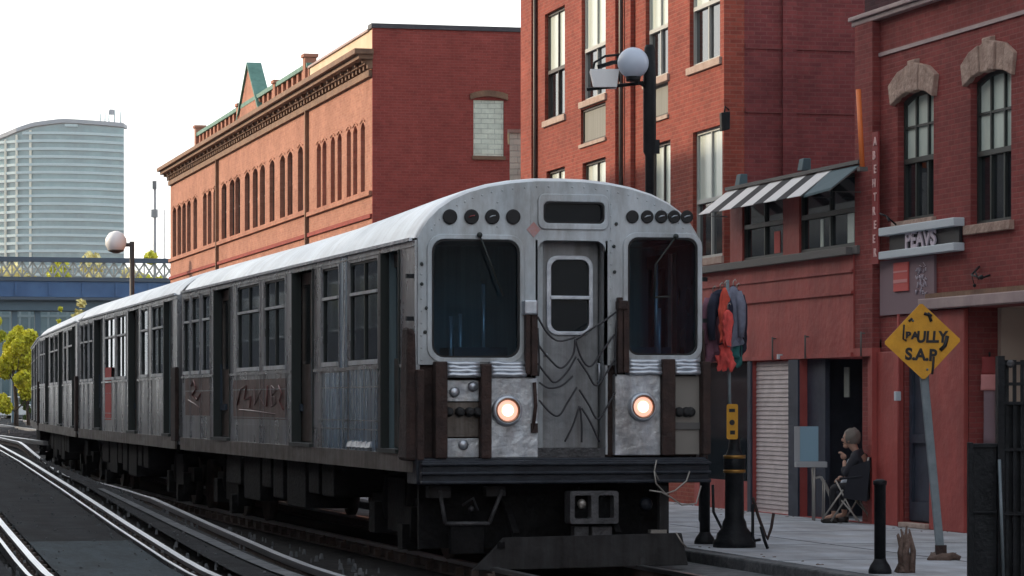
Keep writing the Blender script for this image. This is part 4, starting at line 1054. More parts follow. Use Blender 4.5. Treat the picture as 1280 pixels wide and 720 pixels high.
    # door-side posts (folded gates), corroded
    for l, r, t, b_, mt in ((654, 660, 384, 468, 'rust'), (661, 669, 378, 470, 'rust'), (769, 775, 372, 466, 'rust'), (776, 783, 380, 466, 'rust')):
        FPl(l, r, t, b_, -.10, -.03, mt, 'gate_post', bev=.008)
    x, z = fp(662, 382); MB().box(x-.08, x+.05, -.12, -.003, z-.09, z+.05).build('gate_bracket', 'steel_bright', T, bevel=.015)
    x, z = fp(775, 380); MB().box(x-.05, x+.05, -.12, -.003, z-.06, z+.03).build('gate_bracket', 'rust', T, bevel=.015)
    # safety chains drawn across the door
    chains = [[(672, 396), (684, 416), (697, 426), (712, 424), (719, 421)], [(720, 425), (738, 412), (754, 402), (770, 390)], [(672, 430), (688, 450), (702, 460), (716, 444), (719, 424)],
              [(719, 424), (727, 448), (738, 458), (752, 440), (768, 418)], [(672, 454), (684, 470), (694, 478), (708, 466), (720, 446)], [(722, 448), (734, 466), (745, 482), (758, 466), (769, 448)],
              [(674, 478), (686, 485), (702, 482), (716, 470)], [(674, 500), (688, 516), (699, 519), (710, 502), (721, 484)], [(724, 487), (736, 506), (747, 524), (759, 508), (769, 490)],
              [(724, 508), (716, 532), (706, 552)], [(725, 508), (727, 530), (727, 553)], [(727, 510), (738, 528), (749, 552)], [(672, 410), (674, 450), (673, 470)], [(771, 400), (769, 440), (770, 470)]]
    for c in chains:
        pts = [fp(px, py, -.06) for px, py in c]
        # smooth
        q = []; np_ = len(pts)
        for i in range(np_-1):
            p0, p1, p2, p3_ = pts[max(i-1, 0)], pts[i], pts[i+1], pts[min(i+2, np_-1)]
            for k in range(5):
                t = k/5; cr = lambda a, b, c, d: .5*(2*b+(c-a)*t+(2*a-5*b+4*c-d)*t*t+(3*b-a-3*c+d)*t**3)
                q.append((cr(p0[0], p1[0], p2[0], p3_[0]), -.06, cr(p0[1], p1[1], p2[1], p3_[1])))
        q.append((pts[-1][0], -.06, pts[-1][1]))
        MB().tube(q, .010, 6).build('safety_chain', 'wire', T)
    # lower cab panels
    zl = fp(600, 573)[1]
    MB().box(-HW*.98, dx0-.022, .05, .10, 1.03, zsplit-.002).build('backing_panel', 'rust', T); MB().box(dx1+.022, HW*.98, .05, .10, 1.03, zsplit-.002).build('backing_panel', 'rust', T)
    FPl(558, 598, 475, 502, -.02, .048, 'front_panel', 'lower_panel', bev=.008)
    FPl(558, 598, 503, 546, .0, .048, 'side_skirt', 'lower_panel')
    FPl(558, 598, 548, 572, -.03, .048, 'front_panel', 'lower_panel', bev=.008)
    hl = FPl(611, 671, 472, 572, -.05, .048, 'front_panel', 'headlight_panel', bev=.01)
    hr = FPl(767, 824, 468, 569, -.05, .048, 'front_panel', 'headlight_panel', bev=.01)
    FPl(841, 874, 470, 568, -.01, .048, 'panel_tan', 'lower_panel', bev=.006)
    FPl(841, 874, 528, 537, -.03, -.011, 'ledge', 'panel_strip', bev=.006)
    # windscreen shelf
    for l, r, t in ((556, 598, 452), (611, 655, 452), (783, 826, 449), (840, 872, 449)):
        x0, z1 = fp(l, t); x1, _ = fp(r, t); m = MB()
        n = 5
        for k in range(4):
            a = k*.035
            m.tube([(x0+(x1-x0)*i/n, -.045-.012*k, z1-.02-a+rr.uniform(-.007, .007)) for i in range(n+1)], .022, 8)
        m.box(x0, x1, -.04, .048, z1-.15, z1).build('windscreen_shelf', 'steel_bright', T)
    # rusty uprights
    for l, r, t, b_ in ((541, 556, 452, 573), (598, 611, 455, 573), (824, 840, 449, 569), (874, 884, 452, 568), (518, 527, 462, 575)):
        FPl(l, r, t, b_, -.12, .048, 'rust', 'upright_post', bev=.012)
    # corner guards wrapping the nose edge
    x0, z1 = fp(522, 408); 
    MB().hull8([(-HW-.09, -.02, 1.0), (-HW+.02, -.06, 1.0), (-HW+.02, .30, 1.0), (-HW-.09, .36, 1.0), (-HW-.07, .02, z1), (-HW+.0, -.03, z1-.05), (-HW+.0, .22, z1), (-HW-.07, .26, z1)]).build('corner_guard', 'rust', T, bevel=.03)
    MB().hull8([(HW+.06, -.0, 1.0), (HW-.03, -.04, 1.0), (HW-.03, .30, 1.0), (HW+.06, .36, 1.0), (HW+.03, .02, z1), (HW-.0, -.03, z1-.05), (HW-.0, .22, z1), (HW+.03, .26, z1)]).build('corner_guard', 'rust', T, bevel=.02)
    for s in (-1, 1):
        for z in (2.72, 2.32): MB().box(min(s*HW, s*(HW+.07)), max(s*HW, s*(HW+.07)), .05, .10, z, z+.04).build('hand_hold', 'black_metal', T)
    for px, py in ((527, 330), (527, 355), (533, 385), (767, 308), (768, 340), (770, 280), (757, 280), (531, 415)):
        x, z = fp(px, py); MB().lathe([(.012, 0), (.018, -.012), (.01, -.02)], 8, (x, 0, z), 'y').build('bolt', 'frame_dark', T)
    # faded diamond placard left by the sign
    x, z = fp(667, 287); MB().hull8([(x, 0-.002, z-.075), (x+.07, -.002, z), (x, -.002, z+.075), (x-.07, -.002, z), (x, -.005, z-.075), (x+.07, -.005, z), (x, -.005, z+.075), (x-.07, -.005, z)]).build('placard', 'faded_placard', T)
    # buttons / sockets (dark lumps)
    for px in (560, 574, 586, 596):
        x, z = fp(px, 515); MB().lathe([(.03, .01), (.048, -.01), (.042, -.07), (.02, -.09)], 12, (x, 0, z), 'y').build('cable_socket', 'rubber', T)
    for px in (848, 862, 857):
        x, z = fp(px, 515); MB().lathe([(.03, .01), (.05, -.02), (.042, -.06), (.02, -.07)], 12, (x, 0, z), 'y').build('cable_socket', 'rubber', T)
    for px, py in ((567, 490), (578, 556), (590, 483)):
        x, z = fp(px, py); MB().lathe([(.045, -.032), (.05, -.045), (.03, -.05), (.02, -.06), (.003, -.06)], 14, (x, 0, z), 'y').build('valve_cap', 'steel_bright', T)
    # headlights
    for px, py, r_, par in ((633, 513, .132, hl), (802, 508.5, .126, hr)):
        x, z = fp(px, py, -.05)
        ho = MB().lathe([(r_*.9, -.045), (r_*1.08, -.055), (r_*1.12, -.08), (r_*1.02, -.12), (r_*.9, -.118)], 28, (x, 0, z), 'y', cap=False).build('headlight', 'steel_bright', T)
        MB().lathe([(r_*.93, -.098), (r_*.92, -.116), (r_*.80, -.118), (r_*.74, -.10)], 28, (x, 0, z), 'y', cap=False).build('ring', 'lamp_ring', ho)
        MB().lathe([(r_*.93, -.085), (r_*.6, -.097), (r_*.3, -.105), (.004, -.108)], 28, (x, 0, z), 'y', cap=False).build('lens', 'lens', ho)
        MB().lathe([(r_*.42, -.106), (r_*.3, -.114), (.004, -.116)], 20, (x+.0, 0, z), 'y', cap=False).build('bulb', 'bulb', ho)
    x0, z1 = fp(665.5, 478); _, z0 = fp(665, 537)
    MB().tube([(x0, -.075, z1), (x0+.01, -.08, (z1+z0)/2), (x0-.015, -.075, z0)], .018, 8).box(x0-.03, x0+.03, -.09, -.052, z0-.03, z0+.06).build('latch_rod', 'rust', T)
    # wipers
    wo = []
    for a, b_, c in (((598, 294), (612, 330), (627, 370)), ((843, 296), (818, 330), (816, 372))):
        A, B, D_ = [(fp(*v)[0], -.05, fp(*v)[1]) for v in (a, b_, c)]
        m = MB().tube([A, B, D_], .008, 6); m.ball(A, .028, 10)
        if a[0] > 700: m.tube([(D_[0], -.045, D_[2]), (D_[0]+.16, -.045, D_[2]+.01)], .012, 6)
        m.build('wiper', 'frame_dark', T)
    # anticlimber bumper with ribs
    x0, x1, z0, z1 = P(522, 886, 573, 604, 0); x0, x1 = -HW-.01, HW+.01
    bu = MB().box(x0, x1, -.10, .3, z0+.01, z1).box(x0+.02, x1-.02, -.24, -.1, z0+.03, z1-.02)
    for k in range(3): bu.box(x0+.01, x1-.01, -.28, -.2, z0+.015+k*.085, z0+.045+k*.085)
    bu.build('bumper', 'bumper_metal', T, bevel=.01)
    # hanging parts below the bumper
    m = MB()
    def seg(a, b_, r_=.02, y=-.05): m.tube([(fp(*a)[0], y, fp(*a)[1]), (fp(*b_)[0], y, fp(*b_)[1])], r_, 6)
    seg((548, 612), (555, 654)); seg((555, 654), (610, 654)); seg((610, 654), (626, 612)); m.build('step_bracket', 'coupler_metal', T)
    FPl(535, 562, 608, 622, -.06, .1, 'plow_metal', 'step_plate'); FPl(606, 630, 608, 620, -.06, .1, 'plow_metal', 'step_plate')
    FPl(562, 604, 658, 692, -.04, .05, 'under_gear', 'step_box', bev=.01)
    m = MB(); x, z = fp(590, 625); m.tube([(x-.1, -.02, z-.05), (x, -.05, z+.02), (x+.05, -.03, z-.1)], .014, 6); m.ball((x-.02, -.05, z-.08), .03, 8); m.build('air_hose', 'wire', T)
    # coupler
    x0, x1, z0, z1 = P(702, 762, 613, 653, 0)
    cx_ = (x0+x1)/2
    MB().plate(rrect(x0, x1, z0, z1, .025), [rrect(x0+.045, cx_-.03, z0+.05, z1-.04, .02), rrect(cx_+.04, x1-.045, z0+.05, z1-.04, .02)], -.30, -.10, fo_).build('coupler', 'coupler_metal', T, bevel=.006)
    MB().box(x0+.03, x1-.03, -.17, -.12, z0+.03, z1-.02).box(cx_-.1, cx_+.1, -.12, .6, z0+.08, z1-.1).build('coupler_body', 'under_gear', T)
    MB().ball((x0+.13, -.24, z1-.12), .045, 10).ball((x0+.12, -.25, z1-.14), .03, 8).build('coupler_pin', 'tube_steel', T)
    FPl(710, 728, 657, 675, -.22, -.08, 'coupler_metal', 'coupler_block', bev=.01); FPl(732, 757, 657, 675, -.22, -.08, 'coupler_metal', 'coupler_block', bev=.01)
    # dark apron behind
    MB().box(-HW+.1, HW-.25, .28, .34, .16, 1.02).build('apron', 'under_gear', T)
    # snow plow
    a, b_, c, d = fp(628, 672, -.2), fp(850, 666, -.2), fp(858, 706, -.2), fp(588, 713, -.2)
    e = fp(612, 690, -.2)
    pts = [d, c, b_, a, e]
    MB().plate([(u, v) for u, v in pts], [], -.26, -.20, fo_).build('plow', 'plow_metal', T, bevel=.008)
    x, z = fp(624, 681, -.2); MB().box(x-.035, x+.035, -.275, -.262, z-.03, z+.03).build('plow_bolt', 'under_gear', T)
    for xx in (-.5, .5): MB().bar((xx, -.23, .3), (xx, .3, .7), .06, .06).build('plow_stay', 'under_gear', T)
    # right-hand hanging post, small cables and lamps
    FPl(822, 833, 605, 664, -.06, .02, 'plow_metal', 'hanger_post', bev=.006)
    FPl(810, 830, 662, 666, -.09, .0, 'tube_steel', 'hanger_foot')
    m = MB()
    for c in ([(806, 588), (808, 603), (820, 616), (832, 612), (846, 600), (850, 588)], [(800, 612), (815, 614), (826, 620), (840, 630), (858, 628), (864, 606)], [(809, 574), (806, 588), (812, 600)], [(833, 664), (840, 676), (846, 682)]):
        m.tube([(fp(*v)[0], -.30, fp(*v)[1]) for v in c], .008, 5)
    m.build('loose_cable', 'tube_steel', T)
    x, z = fp(806, 630); MB().lathe([(.05, .0), (.07, -.03), (.05, -.07), (.01, -.09)], 12, (x, 0, z), 'y').build('horn', 'bumper_metal', T)
    return T
mottled('faded_placard', (.46, .33, .34), (.50, .22, .19), 22, (.5, .7))

car = make_car(True); car.location = (XC, YF, 0)
tag(car, 'leading silver train car with two lit round headlights, chained end door and big cab windows', 'train car', 'cars of the train')
# reflections painted as thin coloured panels on the street side of the lead car
def reflection_panel(l, r, t, b_, mat, name='reflection_panel', parent=None, off=.004):
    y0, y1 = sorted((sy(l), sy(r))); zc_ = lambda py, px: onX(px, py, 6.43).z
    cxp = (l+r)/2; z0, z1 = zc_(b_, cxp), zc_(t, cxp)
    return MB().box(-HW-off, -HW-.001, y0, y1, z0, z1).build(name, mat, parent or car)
reflection_panel(403, 434, 466, 560, 'reflected_blue'); reflection_panel(437, 472, 458, 566, 'reflected_blue')
reflection_panel(425, 434, 318, 462, 'reflected_blue')
reflection_panel(292, 358, 474, 524, 'reflected_rosy'); reflection_panel(232, 262, 470, 520, 'reflected_rosy')
def scrawl(cols, strokes, parent, x=-HW-.006, f=None):
    for col, pts, r_ in strokes:
        q = [(x, sy(px), onX(px, py, 6.43).z) for px, py in pts]
        MB().tube(q, r_*.6, 5).build('graffiti', col, parent)
scrawl(None, [('graff_red', [(297, 506), (302, 486), (309, 482), (306, 500), (314, 496), (313, 510)], .016), ('graff_pink', [(318, 484), (319, 506), (324, 494), (330, 482), (324, 494), (331, 508)], .014),
              ('graff_red', [(335, 482), (334, 508)], .018), ('graff_pink', [(339, 482), (340, 508), (346, 504), (344, 496), (340, 495), (346, 488), (340, 482)], .014), ('graff_red', [(349, 482), (353, 492), (350, 502), (355, 512)], .02),
              ('graff_pink', [(300, 512), (320, 514), (345, 518)], .014),
              ('graff_red', [(240, 482), (243, 476), (246, 486), (241, 494), (247, 500), (252, 492)], .026), ('graff_pink', [(236, 500), (244, 505), (250, 510)], .018)], car)
m = MB(); rr = random.Random(2)
y0, y1 = sorted((sy(437), sy(466)))
for k in range(5):
    y = y0+(y1-y0)*k/5; m.hull8([(-HW-.035, y, 1.10), (-HW-.035, y+.25, 1.09), (-HW-.005, y+.25, 1.09), (-HW-.005, y, 1.10), (-HW-.02, y, 1.16), (-HW-.02, y+.25, 1.14), (-HW-.005, y+.25, 1.14), (-HW-.005, y, 1.16)])
m.build('dented_step', 'steel_bright', car)

car2 = make_car(False)
car2.location = (XC, YF+LC_+.42, 0); a2 = math.atan(.023); car2.rotation_euler = (0, 0, -a2)
tag(car2, 'second silver train car, directly behind the leading one with the headlights', 'train car', 'cars of the train')
pc = Vector((XC, YF+LC_+.42)); ang_ = a2
for slope, lab in ((.056, 'third silver train car, narrow in view near the blue bridge'), (.090, 'rearmost visible train car, only a sliver beside the yellow green tree')):
    pc = pc+Vector((math.sin(ang_), math.cos(ang_)))*(LC_+.46); ang_ = math.atan(slope)
    cx4 = copy_tree(car2); cx4.location = (pc.x, pc.y, 0); cx4.rotation_euler = (0, 0, -ang_)
    tag(cx4, lab, 'train car', 'cars of the train')
q = MB(); q.box(-HW-.006, -HW-.001, 8.9, 9.9, 1.25, 2.15); q.build('red_door_panel', 'poster_red', car2)

# ================================================================== STREET FURNITURE
def at_ground(px, py, z=SW): return onZ(px, py, z)
# street lamp, right, double headed
D0 = 40.0
base = atD(812, 500, D0); ztop = atD(812, 62, D0).z
T = empty('street_lamp', (base.x, base.y, SW), -TH, 'tall black street lamp with a pale blue globe in front of the tall brick building', 'street lamp', 'globe street lamps')
s = D0/FPX
zz = lambda py: CH+(HZ-py)*s-SW
MB().lathe([(.16, 0), (.16, .25), (.09, .35), (.062, 1.0), (.058, zz(195)), (.085, zz(190)), (.085, zz(95)), (.07, zz(60)), (.05, zz(56))], 16).build('pole', 'black_metal', T)
gx = (791-812)*s
glb = MB().ball((gx, -.12, zz(80)), 19.5*s, 32).build('globe', 'globe', T)
MB().lathe([(.09, zz(100)-.03), (.10, zz(97))], 16, (gx, -.12, 0)).tube([(gx, -.12, zz(100)), (gx+.08, -.08, zz(104)), (0, 0, zz(112))], .022, 8).build('globe_fitter', 'black_metal', glb)
# open lantern with pale glass on a long arm
lx = (757-812)*s
ln = MB().hull8([(lx-.15, .05, zz(108)), (lx+.15, .05, zz(108)), (lx+.15, .35, zz(108)), (lx-.15, .35, zz(108)), (lx-.20, .02, zz(86)), (lx+.18, .02, zz(86)), (lx+.18, .38, zz(86)), (lx-.20, .38, zz(86))]).build('lantern_glass', 'lantern_white', T)
m = MB(); m.tube([(0, 0, zz(66)), (lx+.2, .2, zz(66)), (lx, .2, zz(68)), (lx-.14, .2, zz(76)), (lx-.17, .2, zz(92)), (lx-.14, .2, zz(104))], .017, 6)
m.tube([(0, 0, zz(74)), (lx+.1, .2, zz(76)), (lx-.1, .2, zz(82))], .03, 6); m.tube([(lx-.24, .18, zz(110)), (0, 0.05, zz(102))], .024, 8); m.tube([(lx+.16, .2, zz(68)), (lx+.19, .2, zz(100))], .012, 6)
m.build('lantern_arm', 'black_metal', T)
MB().box(.04, .13, -.05, .05, zz(192), zz(175)).build('control_box', 'black_metal', T)

D1 = 95.0; base = atD(165, 500, D1); s = D1/FPX; z0_ = 0.6
zz = lambda py: CH+(HZ-py)*s-z0_
T = empty('street_lamp', (base.x, base.y, z0_), -TH, 'far street lamp with a pale globe in front of the blue bridge', 'street lamp', 'globe street lamps')
MB().lathe([(.14, 0), (.14, .5), (.07, .8), (.075, zz(302))], 12).build('pole', 'frame_bronze', T)
MB().tube([(0, 0, zz(306)), (-12*s, 0, zz(306))], .06, 8).build('arm', 'frame_bronze', T)
MB().lathe([(.05, -.34), (.24, -.28), (.33, -.1), (.33, .08), (.22, .26), (.06, .33)], 20, (-20*s, 0, zz(302))).build('globe', 'lantern_white', T)
MB().lathe([(.08, -.36), (.24, -.3), (.26, -.26)], 16, (-20*s, 0, zz(302))).build('globe_fitter', 'frame_bronze', T)

# black pedestal post carrying hanging clothes, yellow plate
B = at_ground(918, 684); s = (B-O).dot(Vector((st, ct, 0)))/FPX
zz = lambda py: CH+(HZ-py)*s-SW
T = empty('post', (B.x, B.y, SW), -TH, 'stout black cast post with gold bands and a thin grey mast beside the train', 'post')
MB().lathe([(.22, 0), (.22, .06), (.19, .09), (.18, .14), (.13, .2), (.12, .26), (.098, .3), (.095, zz(592)), (.11, zz(590)), (.11, zz(572)), (.095, zz(570)), (.06, zz(560)), (.05, zz(545))], 20).build('pedestal', 'black_metal', T)
MB().lathe([(.113, zz(591)), (.116, zz(589)), (.113, zz(587))], 20).lathe([(.113, zz(573)), (.116, zz(571)), (.113, zz(569))], 20).build('gold_band', 'gold', T)
MB().tube([(0, 0, zz(560)), (-.05, 0, zz(500)), (-.07, 0, zz(350))], .018, 8).build('mast', 'pole_galv', T)
pl = T
T = empty('parking_plate', (B.x, B.y, SW), -TH, 'small upright yellow plate on the black cast post', 'sign')
MB().plate(rrect(-.085, .03, zz(549), zz(505), .02), [], -.085, -.072, F_).build('plate', 'yellow_face', T)
m = MB().box(-.06, .0, -.09, -.086, zz(515), zz(511)); m.lathe([(.028, -.086), (.028, -.09)], 14, (-.03, 0, zz(528)), 'y').box(-.05, .0, -.09, -.086, zz(543), zz(538)); m.build('markings', 'sign_black', T)
# garments on the mast
def garment(name, px, dy, yt, yb, wt, wb, mat, seed, label, fold=.25, sleeves=True, cat='jacket'):
    x = (px-918)*s; rr = random.Random(seed)
    T = empty(name, (B.x+x*ct, B.y-x*st+dy, SW), -TH+rr.uniform(-.2, .2), label, cat, 'clothes hung on the mast')
    m = MB(); nr, n = 14, 36; rings = []
    z1, z0 = zz(yt), zz(yb); ph = rr.uniform(0, 6)
    for i in range(nr+1):
        t = i/nr; z = z1+(z0-z1)*t
        w_ = (wt*(.25+.75*min(1, t*5))*(1-t)+wb*t*1.0)/2 if t < .2 else (wt+(wb-wt)*t)/2
        w_ *= s; ring = []
        for k in range(n):
            a = 2*PI*k/n; nz = noise.noise(Vector((2.2*math.cos(a)+ph, 2.2*math.sin(a), t*5+seed*3))); f = 1+fold*(.3+t)*math.sin(5*a+ph+t*1.2)+.5*fold*t*math.sin(9*a+2*ph)+.55*nz
            ring.append(m.b.verts.new((w_*math.cos(a)*f, w_*.45*math.sin(a)*f, z+.06*t*math.sin(3*a+ph)+.05*t*nz)))
        rings.append(ring)
    for a, b_ in zip(rings, rings[1:]):
        for k in range(n): f = m.b.faces.new((a[k], a[(k+1) % n], b_[(k+1) % n], b_[k])); f.smooth = True
    m.b.faces.new(rings[0][::-1]); m.b.faces.new(rings[-1])
    m.build('cloth', mat, T)
    if sleeves:
        for sg in (-1, 1):
            MB().tube([(sg*wt*s*.30, 0, z1-.06), (sg*wt*s*.52, -.02, z1-.18), (sg*wt*s*.56, -.03, z1-.36), (sg*wt*s*.5, -.02, z1-.52)], [.045, .05, .045, .035], 10).build('sleeve', mat, T)
    MB().tube([(0, 0, z1), (0, 0, z1+.05), (.02, 0, z1+.07), (.03, 0, z1+.05)], .006, 5).build('hanger_hook', 'tube_steel', T)
garment('hanging_jacket', 892, .02, 366, 448, 17, 22, 'cloth_plum', 1, 'plum grey jacket at the left of the hanging clothes')
garment('hanging_shirt', 901, -.12, 360, 424, 12, 13, 'cloth_orange', 2, 'bright orange coral garment at the front of the hanging clothes', .15, False, 'shirt')
garment('hanging_shirt', 903, -.17, 388, 426, 12, 10, 'cloth_coral', 3, 'pinkish red narrow garment in the middle of the hanging clothes', .12, False, 'shirt')
garment('hanging_jacket', 898, -.06, 362, 395, 20, 18, 'cloth_navy', 4, 'short black jacket tucked behind the orange garment', .2)
garment('hanging_jacket', 915, -.04, 358, 428, 18, 19, 'cloth_slate', 5, 'slate grey jacket with folded sleeves on the hanging clothes')
garment('hanging_skirt', 915, .02, 392, 452, 16, 22, 'cloth_teal', 6, 'dark teal skirt hanging low among the clothes', .3, False, 'skirt')
garment('hanging_jacket', 924, .07, 362, 440, 14, 19, 'cloth_navy', 7, 'dark navy jacket at the right of the hanging clothes')
garment('hanging_skirt', 904, -.06, 428, 458, 9, 20, 'cloth_coral', 8, 'coral red skirt hem lowest of the hanging clothes', .12, False, 'skirt')

# bollards
def bollard(px, pyb, pyt, r_, label, group='black bollards on the kerb'):
    B_ = at_ground(px, pyb); s_ = (B_-O).dot(Vector((st, ct, 0)))/FPX; h = (pyb-pyt)*s_
    T = empty('bollard', (B_.x, B_.y, SW), 0, label, 'bollard', group)
    MB().lathe([(r_*2, 0), (r_*2, .03), (r_*1.7, .07), (r_*1.15, .11), (r_, .13)], 16).build('foot', 'black_metal', T)
    MB().lathe([(r_, .128), (r_, h-.05), (r_*1.15, h-.05), (r_*1.2, h-.015), (r_*.6, h)], 16).build('shaft', 'black_metal', T)
bollard(881, 680, 597, .055, 'black bollard between the train and the gold banded post')
bollard(1100, 717, 599, .05, 'black bollard right of the seated person, near the yellow sign')
# bent steel racks
def rack(px, py, pts, label, name='bicycle_rack'):
    B_ = at_ground(px, py); s_ = (B_-O).dot(Vector((st, ct, 0)))/FPX
    T = empty(name, (B_.x, B_.y, SW), -TH, label, 'rack')
    for P_ in pts:
        MB().tube([((a-px)*s_, .02*i, max(0.01, (py-b_)*s_)) for i, (a, b_) in enumerate(P_)], .016, 8).build('bent_bar', 'rust' if len(P_) > 4 else 'black_metal', T)
rack(950, 687, [[(941, 630), (941, 670), (943, 676), (951, 675)], [(941, 622), (948, 645), (955, 664), (960, 674), (965, 660), (968, 642)], [(951, 658), (956, 676), (960, 687)]], 'bent dark steel rack on the pavement right of the gold banded post')
rack(898, 668, [[(875, 615), (875, 650), (879, 658)], [(891, 606), (892, 640), (900, 656), (906, 668)]], 'drooping black bars between the bollard and the gold banded post', 'bent_rail')

# yellow diamond sign on leaning pole
Bp = at_ground(1176, 700); s = (Bp-O).dot(Vector((st, ct, 0)))/FPX
zz = lambda py: CH+(HZ-py)*s-SW
T = empty('diamond_sign', (Bp.x, Bp.y, SW), -TH, 'yellow diamond warning sign with black scrawled lettering on a leaning grey pole', 'sign')
MB().bar((0, 0, .03), ((1152-1176)*s, 0, zz(440)), .078, .05, (0, 1, 0)).build('pole', 'pole_galv', T, bevel=.008)
cx_, cz_ = (1152-1176)*s, zz(427); hd = 48.5*s
def dia(r_): 
    P = []
    for k in range(4):
        a = R(90*k+2); c = Vector((cx_+r_*math.cos(a), cz_+r_*math.sin(a)))
        for da in (-.06, .06):
            P.append((cx_+r_*(math.cos(a)*(1-.035)+math.cos(a+PI/2)*da*.6), cz_+r_*(math.sin(a)*(1-.035)+math.sin(a+PI/2)*da*.6)))
    return P
MB().plate(dia(hd), [], -.06, -.045, F_).build('sign_face', 'yellow_face', T)
def tz(txt, px, py, size, sh=0, rot=0, sc=(1, 1, 1), mat='sign_black', off=.006):
    me = text_mesh(txt, size, .006, sh, off); o = bpy.data.objects.new('lettering', me); C.objects.link(o); me.materials.clear(); me.materials.append(MATS[mat]); o.parent = T
    o.location = ((px-1176)*s, -.064, zz(py)); o.rotation_euler = (PI/2, -rot, 0); o.scale = sc
tz('BA', 1139, 420, .11, sc=(.9, .85, 1)); tz('ULLY', 1163, 422, .145, sh=.1, sc=(.85, 1, 1)); tz('S.A.P', 1150, 444, .15, sc=(.95, 1, 1), rot=R(-3))
m = MB(); pz = lambda px, py: ((px-1176)*s, -.064, zz(py))
m.tube([pz(1129, 406), pz(1128, 424), pz(1132, 426)], .009, 5); m.tube([pz(1135, 402), pz(1139, 398)], .012, 5); m.tube([pz(1154, 392), pz(1160, 394), pz(1163, 402)], .016, 6); m.tube([pz(1158, 392), pz(1163, 396)], .02, 6)
m.tube([pz(1166, 446), pz(1165, 460), pz(1164, 468)], .012, 6); m.tube([pz(1183, 420), pz(1180, 432), pz(1174, 438)], .02, 6); m.build('scrawl', 'sign_black', T)
m = MB()
for px, py in ((1140, 401), (1158, 462)): m.lathe([(.012, -.066), (.003, -.069)], 8, (pz(px, py)[0], 0, pz(px, py)[2]), 'y')
m.build('bolt', 'pole_galv', T)
m = MB(); m.box(-.05, .05, -.04, .04, -.0, .14); m.build('sleeve', 'rust', T)
# weathered stump and dead branches at the foot
T = empty('tree_stump', (Bp.x, Bp.y-.1, SW), -TH, 'weathered stub of wood round the foot of the leaning sign pole', 'stump')
m = MB(); rr = random.Random(5)
m.lathe([(.13, -.02), (.15, .02), (.12, .05), (.08, .06)], 14, (0, .12, 0)); 
for v in m.b.verts: v.co += Vector((rr.uniform(-.03, .03), rr.uniform(-.03, .03), rr.uniform(-.01, .02)))
m.build('wood', 'wood_weathered', T)
B2 = at_ground(1124, 716)
T = empty('dead_branches', (B2.x, B2.y, SW), -TH, 'dead upright branches and twigs between the black bollard and the leaning sign pole', 'branches')
m = MB()
for k in range(9):
    a = rr.uniform(0, 6.28); h = rr.uniform(.16, .42); lx_ = rr.uniform(-.12, .12)
    m.tube([(lx_, rr.uniform(-.05, .05), 0), (lx_+.04*math.cos(a), .04*math.sin(a), h*.5), (lx_+.07*math.cos(a+.7), .06*math.sin(a), h)], [.034, .026, .008], 7)
m.build('twigs', 'wood_weathered', T)

# black fence with taller gate post, foreground right
Dn = 22.0
A = atD(1211, 500, Dn)
T = empty('metal_fence', (A.x, A.y, 0), -TH, 'black sheet metal fence panel with a taller barred gate at the right edge', 'fence')
s = Dn/FPX; zz = lambda py: CH+(HZ-py)*s
wA_ = (1246-1211)*s
m = MB().box(0, wA_, 0, .05, -.1, zz(556)).box(0, wA_, -.02, .001, zz(642), zz(639)).box(-.005, .03, -.02, .06, -.1, zz(553)).box(0, wA_, -.015, .055, zz(560)+.001, zz(555)+.004)
m.build('panel', 'black_metal', T, bevel=.004)
m = MB(); x1_ = wA_+.55
m.box(wA_+.002, wA_+.05, -.05, .08, -.1, zz(445)).box(x1_, x1_+.05, -.05, .08, -.1, zz(445))
for py in (452, 478, 502, 560, 640): m.box(wA_+.05, x1_, -.03, .03, zz(py+4), zz(py))
for k in range(9): m.box(wA_+.06+k*.055, wA_+.085+k*.055, -.012, .012, -.1, zz(450))
m.box(wA_+.05, x1_, .031, .04, -.1, zz(506))
m.build('gate', 'black_metal', T)
MB().tube([((1247-1211)*s, -.08, zz(574)), ((1252-1211)*s, -.08, zz(720))], .012, 8).build('pull_rod', 'pole_galv', T)
MB().ball((( 1262-1211)*s, -.04, zz(455)), .03, 10, (1, .5, 1)).build('ornament', 'coupler_metal', T)
Dz = 34.5; A = atD(1238, 500, Dz); s = Dz/FPX
T = empty('hanging_banner', (A.x, A.y, SW), -TH, 'pink and dark red cloth strip hanging behind the black fence', 'banner')
zz = lambda py: CH+(HZ-py)*s-SW
m = MB(); n = 10; prev = None
for part, t, b_, mat, w_ in (('upper_cloth', 446, 468, 'red_banner', .09), ('middle_cloth', 468, 488, 'poster_pink', .10), ('lower_cloth', 488, 556, 'panel_mauve', .07)):
    m = MB(); rings = []
    for i in range(7):
        tt = i/6; z = zz(t)+(zz(b_)-zz(t))*tt
        rings.append([m.b.verts.new((w_*math.cos(2*PI*k/20)*(1+.15*math.sin(4*2*PI*k/20+tt)), w_*.4*math.sin(2*PI*k/20), z)) for k in range(20)])
    for a, c in zip(rings, rings[1:]):
        for k in range(20): f = m.b.faces.new((a[k], a[(k+1) % 20], c[(k+1) % 20], c[k])); f.smooth = True
    m.b.faces.new(rings[0][::-1]); m.b.faces.new(rings[-1]); m.build(part, mat, T)
MB().tube([(.0, .06, 0), (0, .06, zz(440))], .012, 8).build('pole', 'black_metal', T)

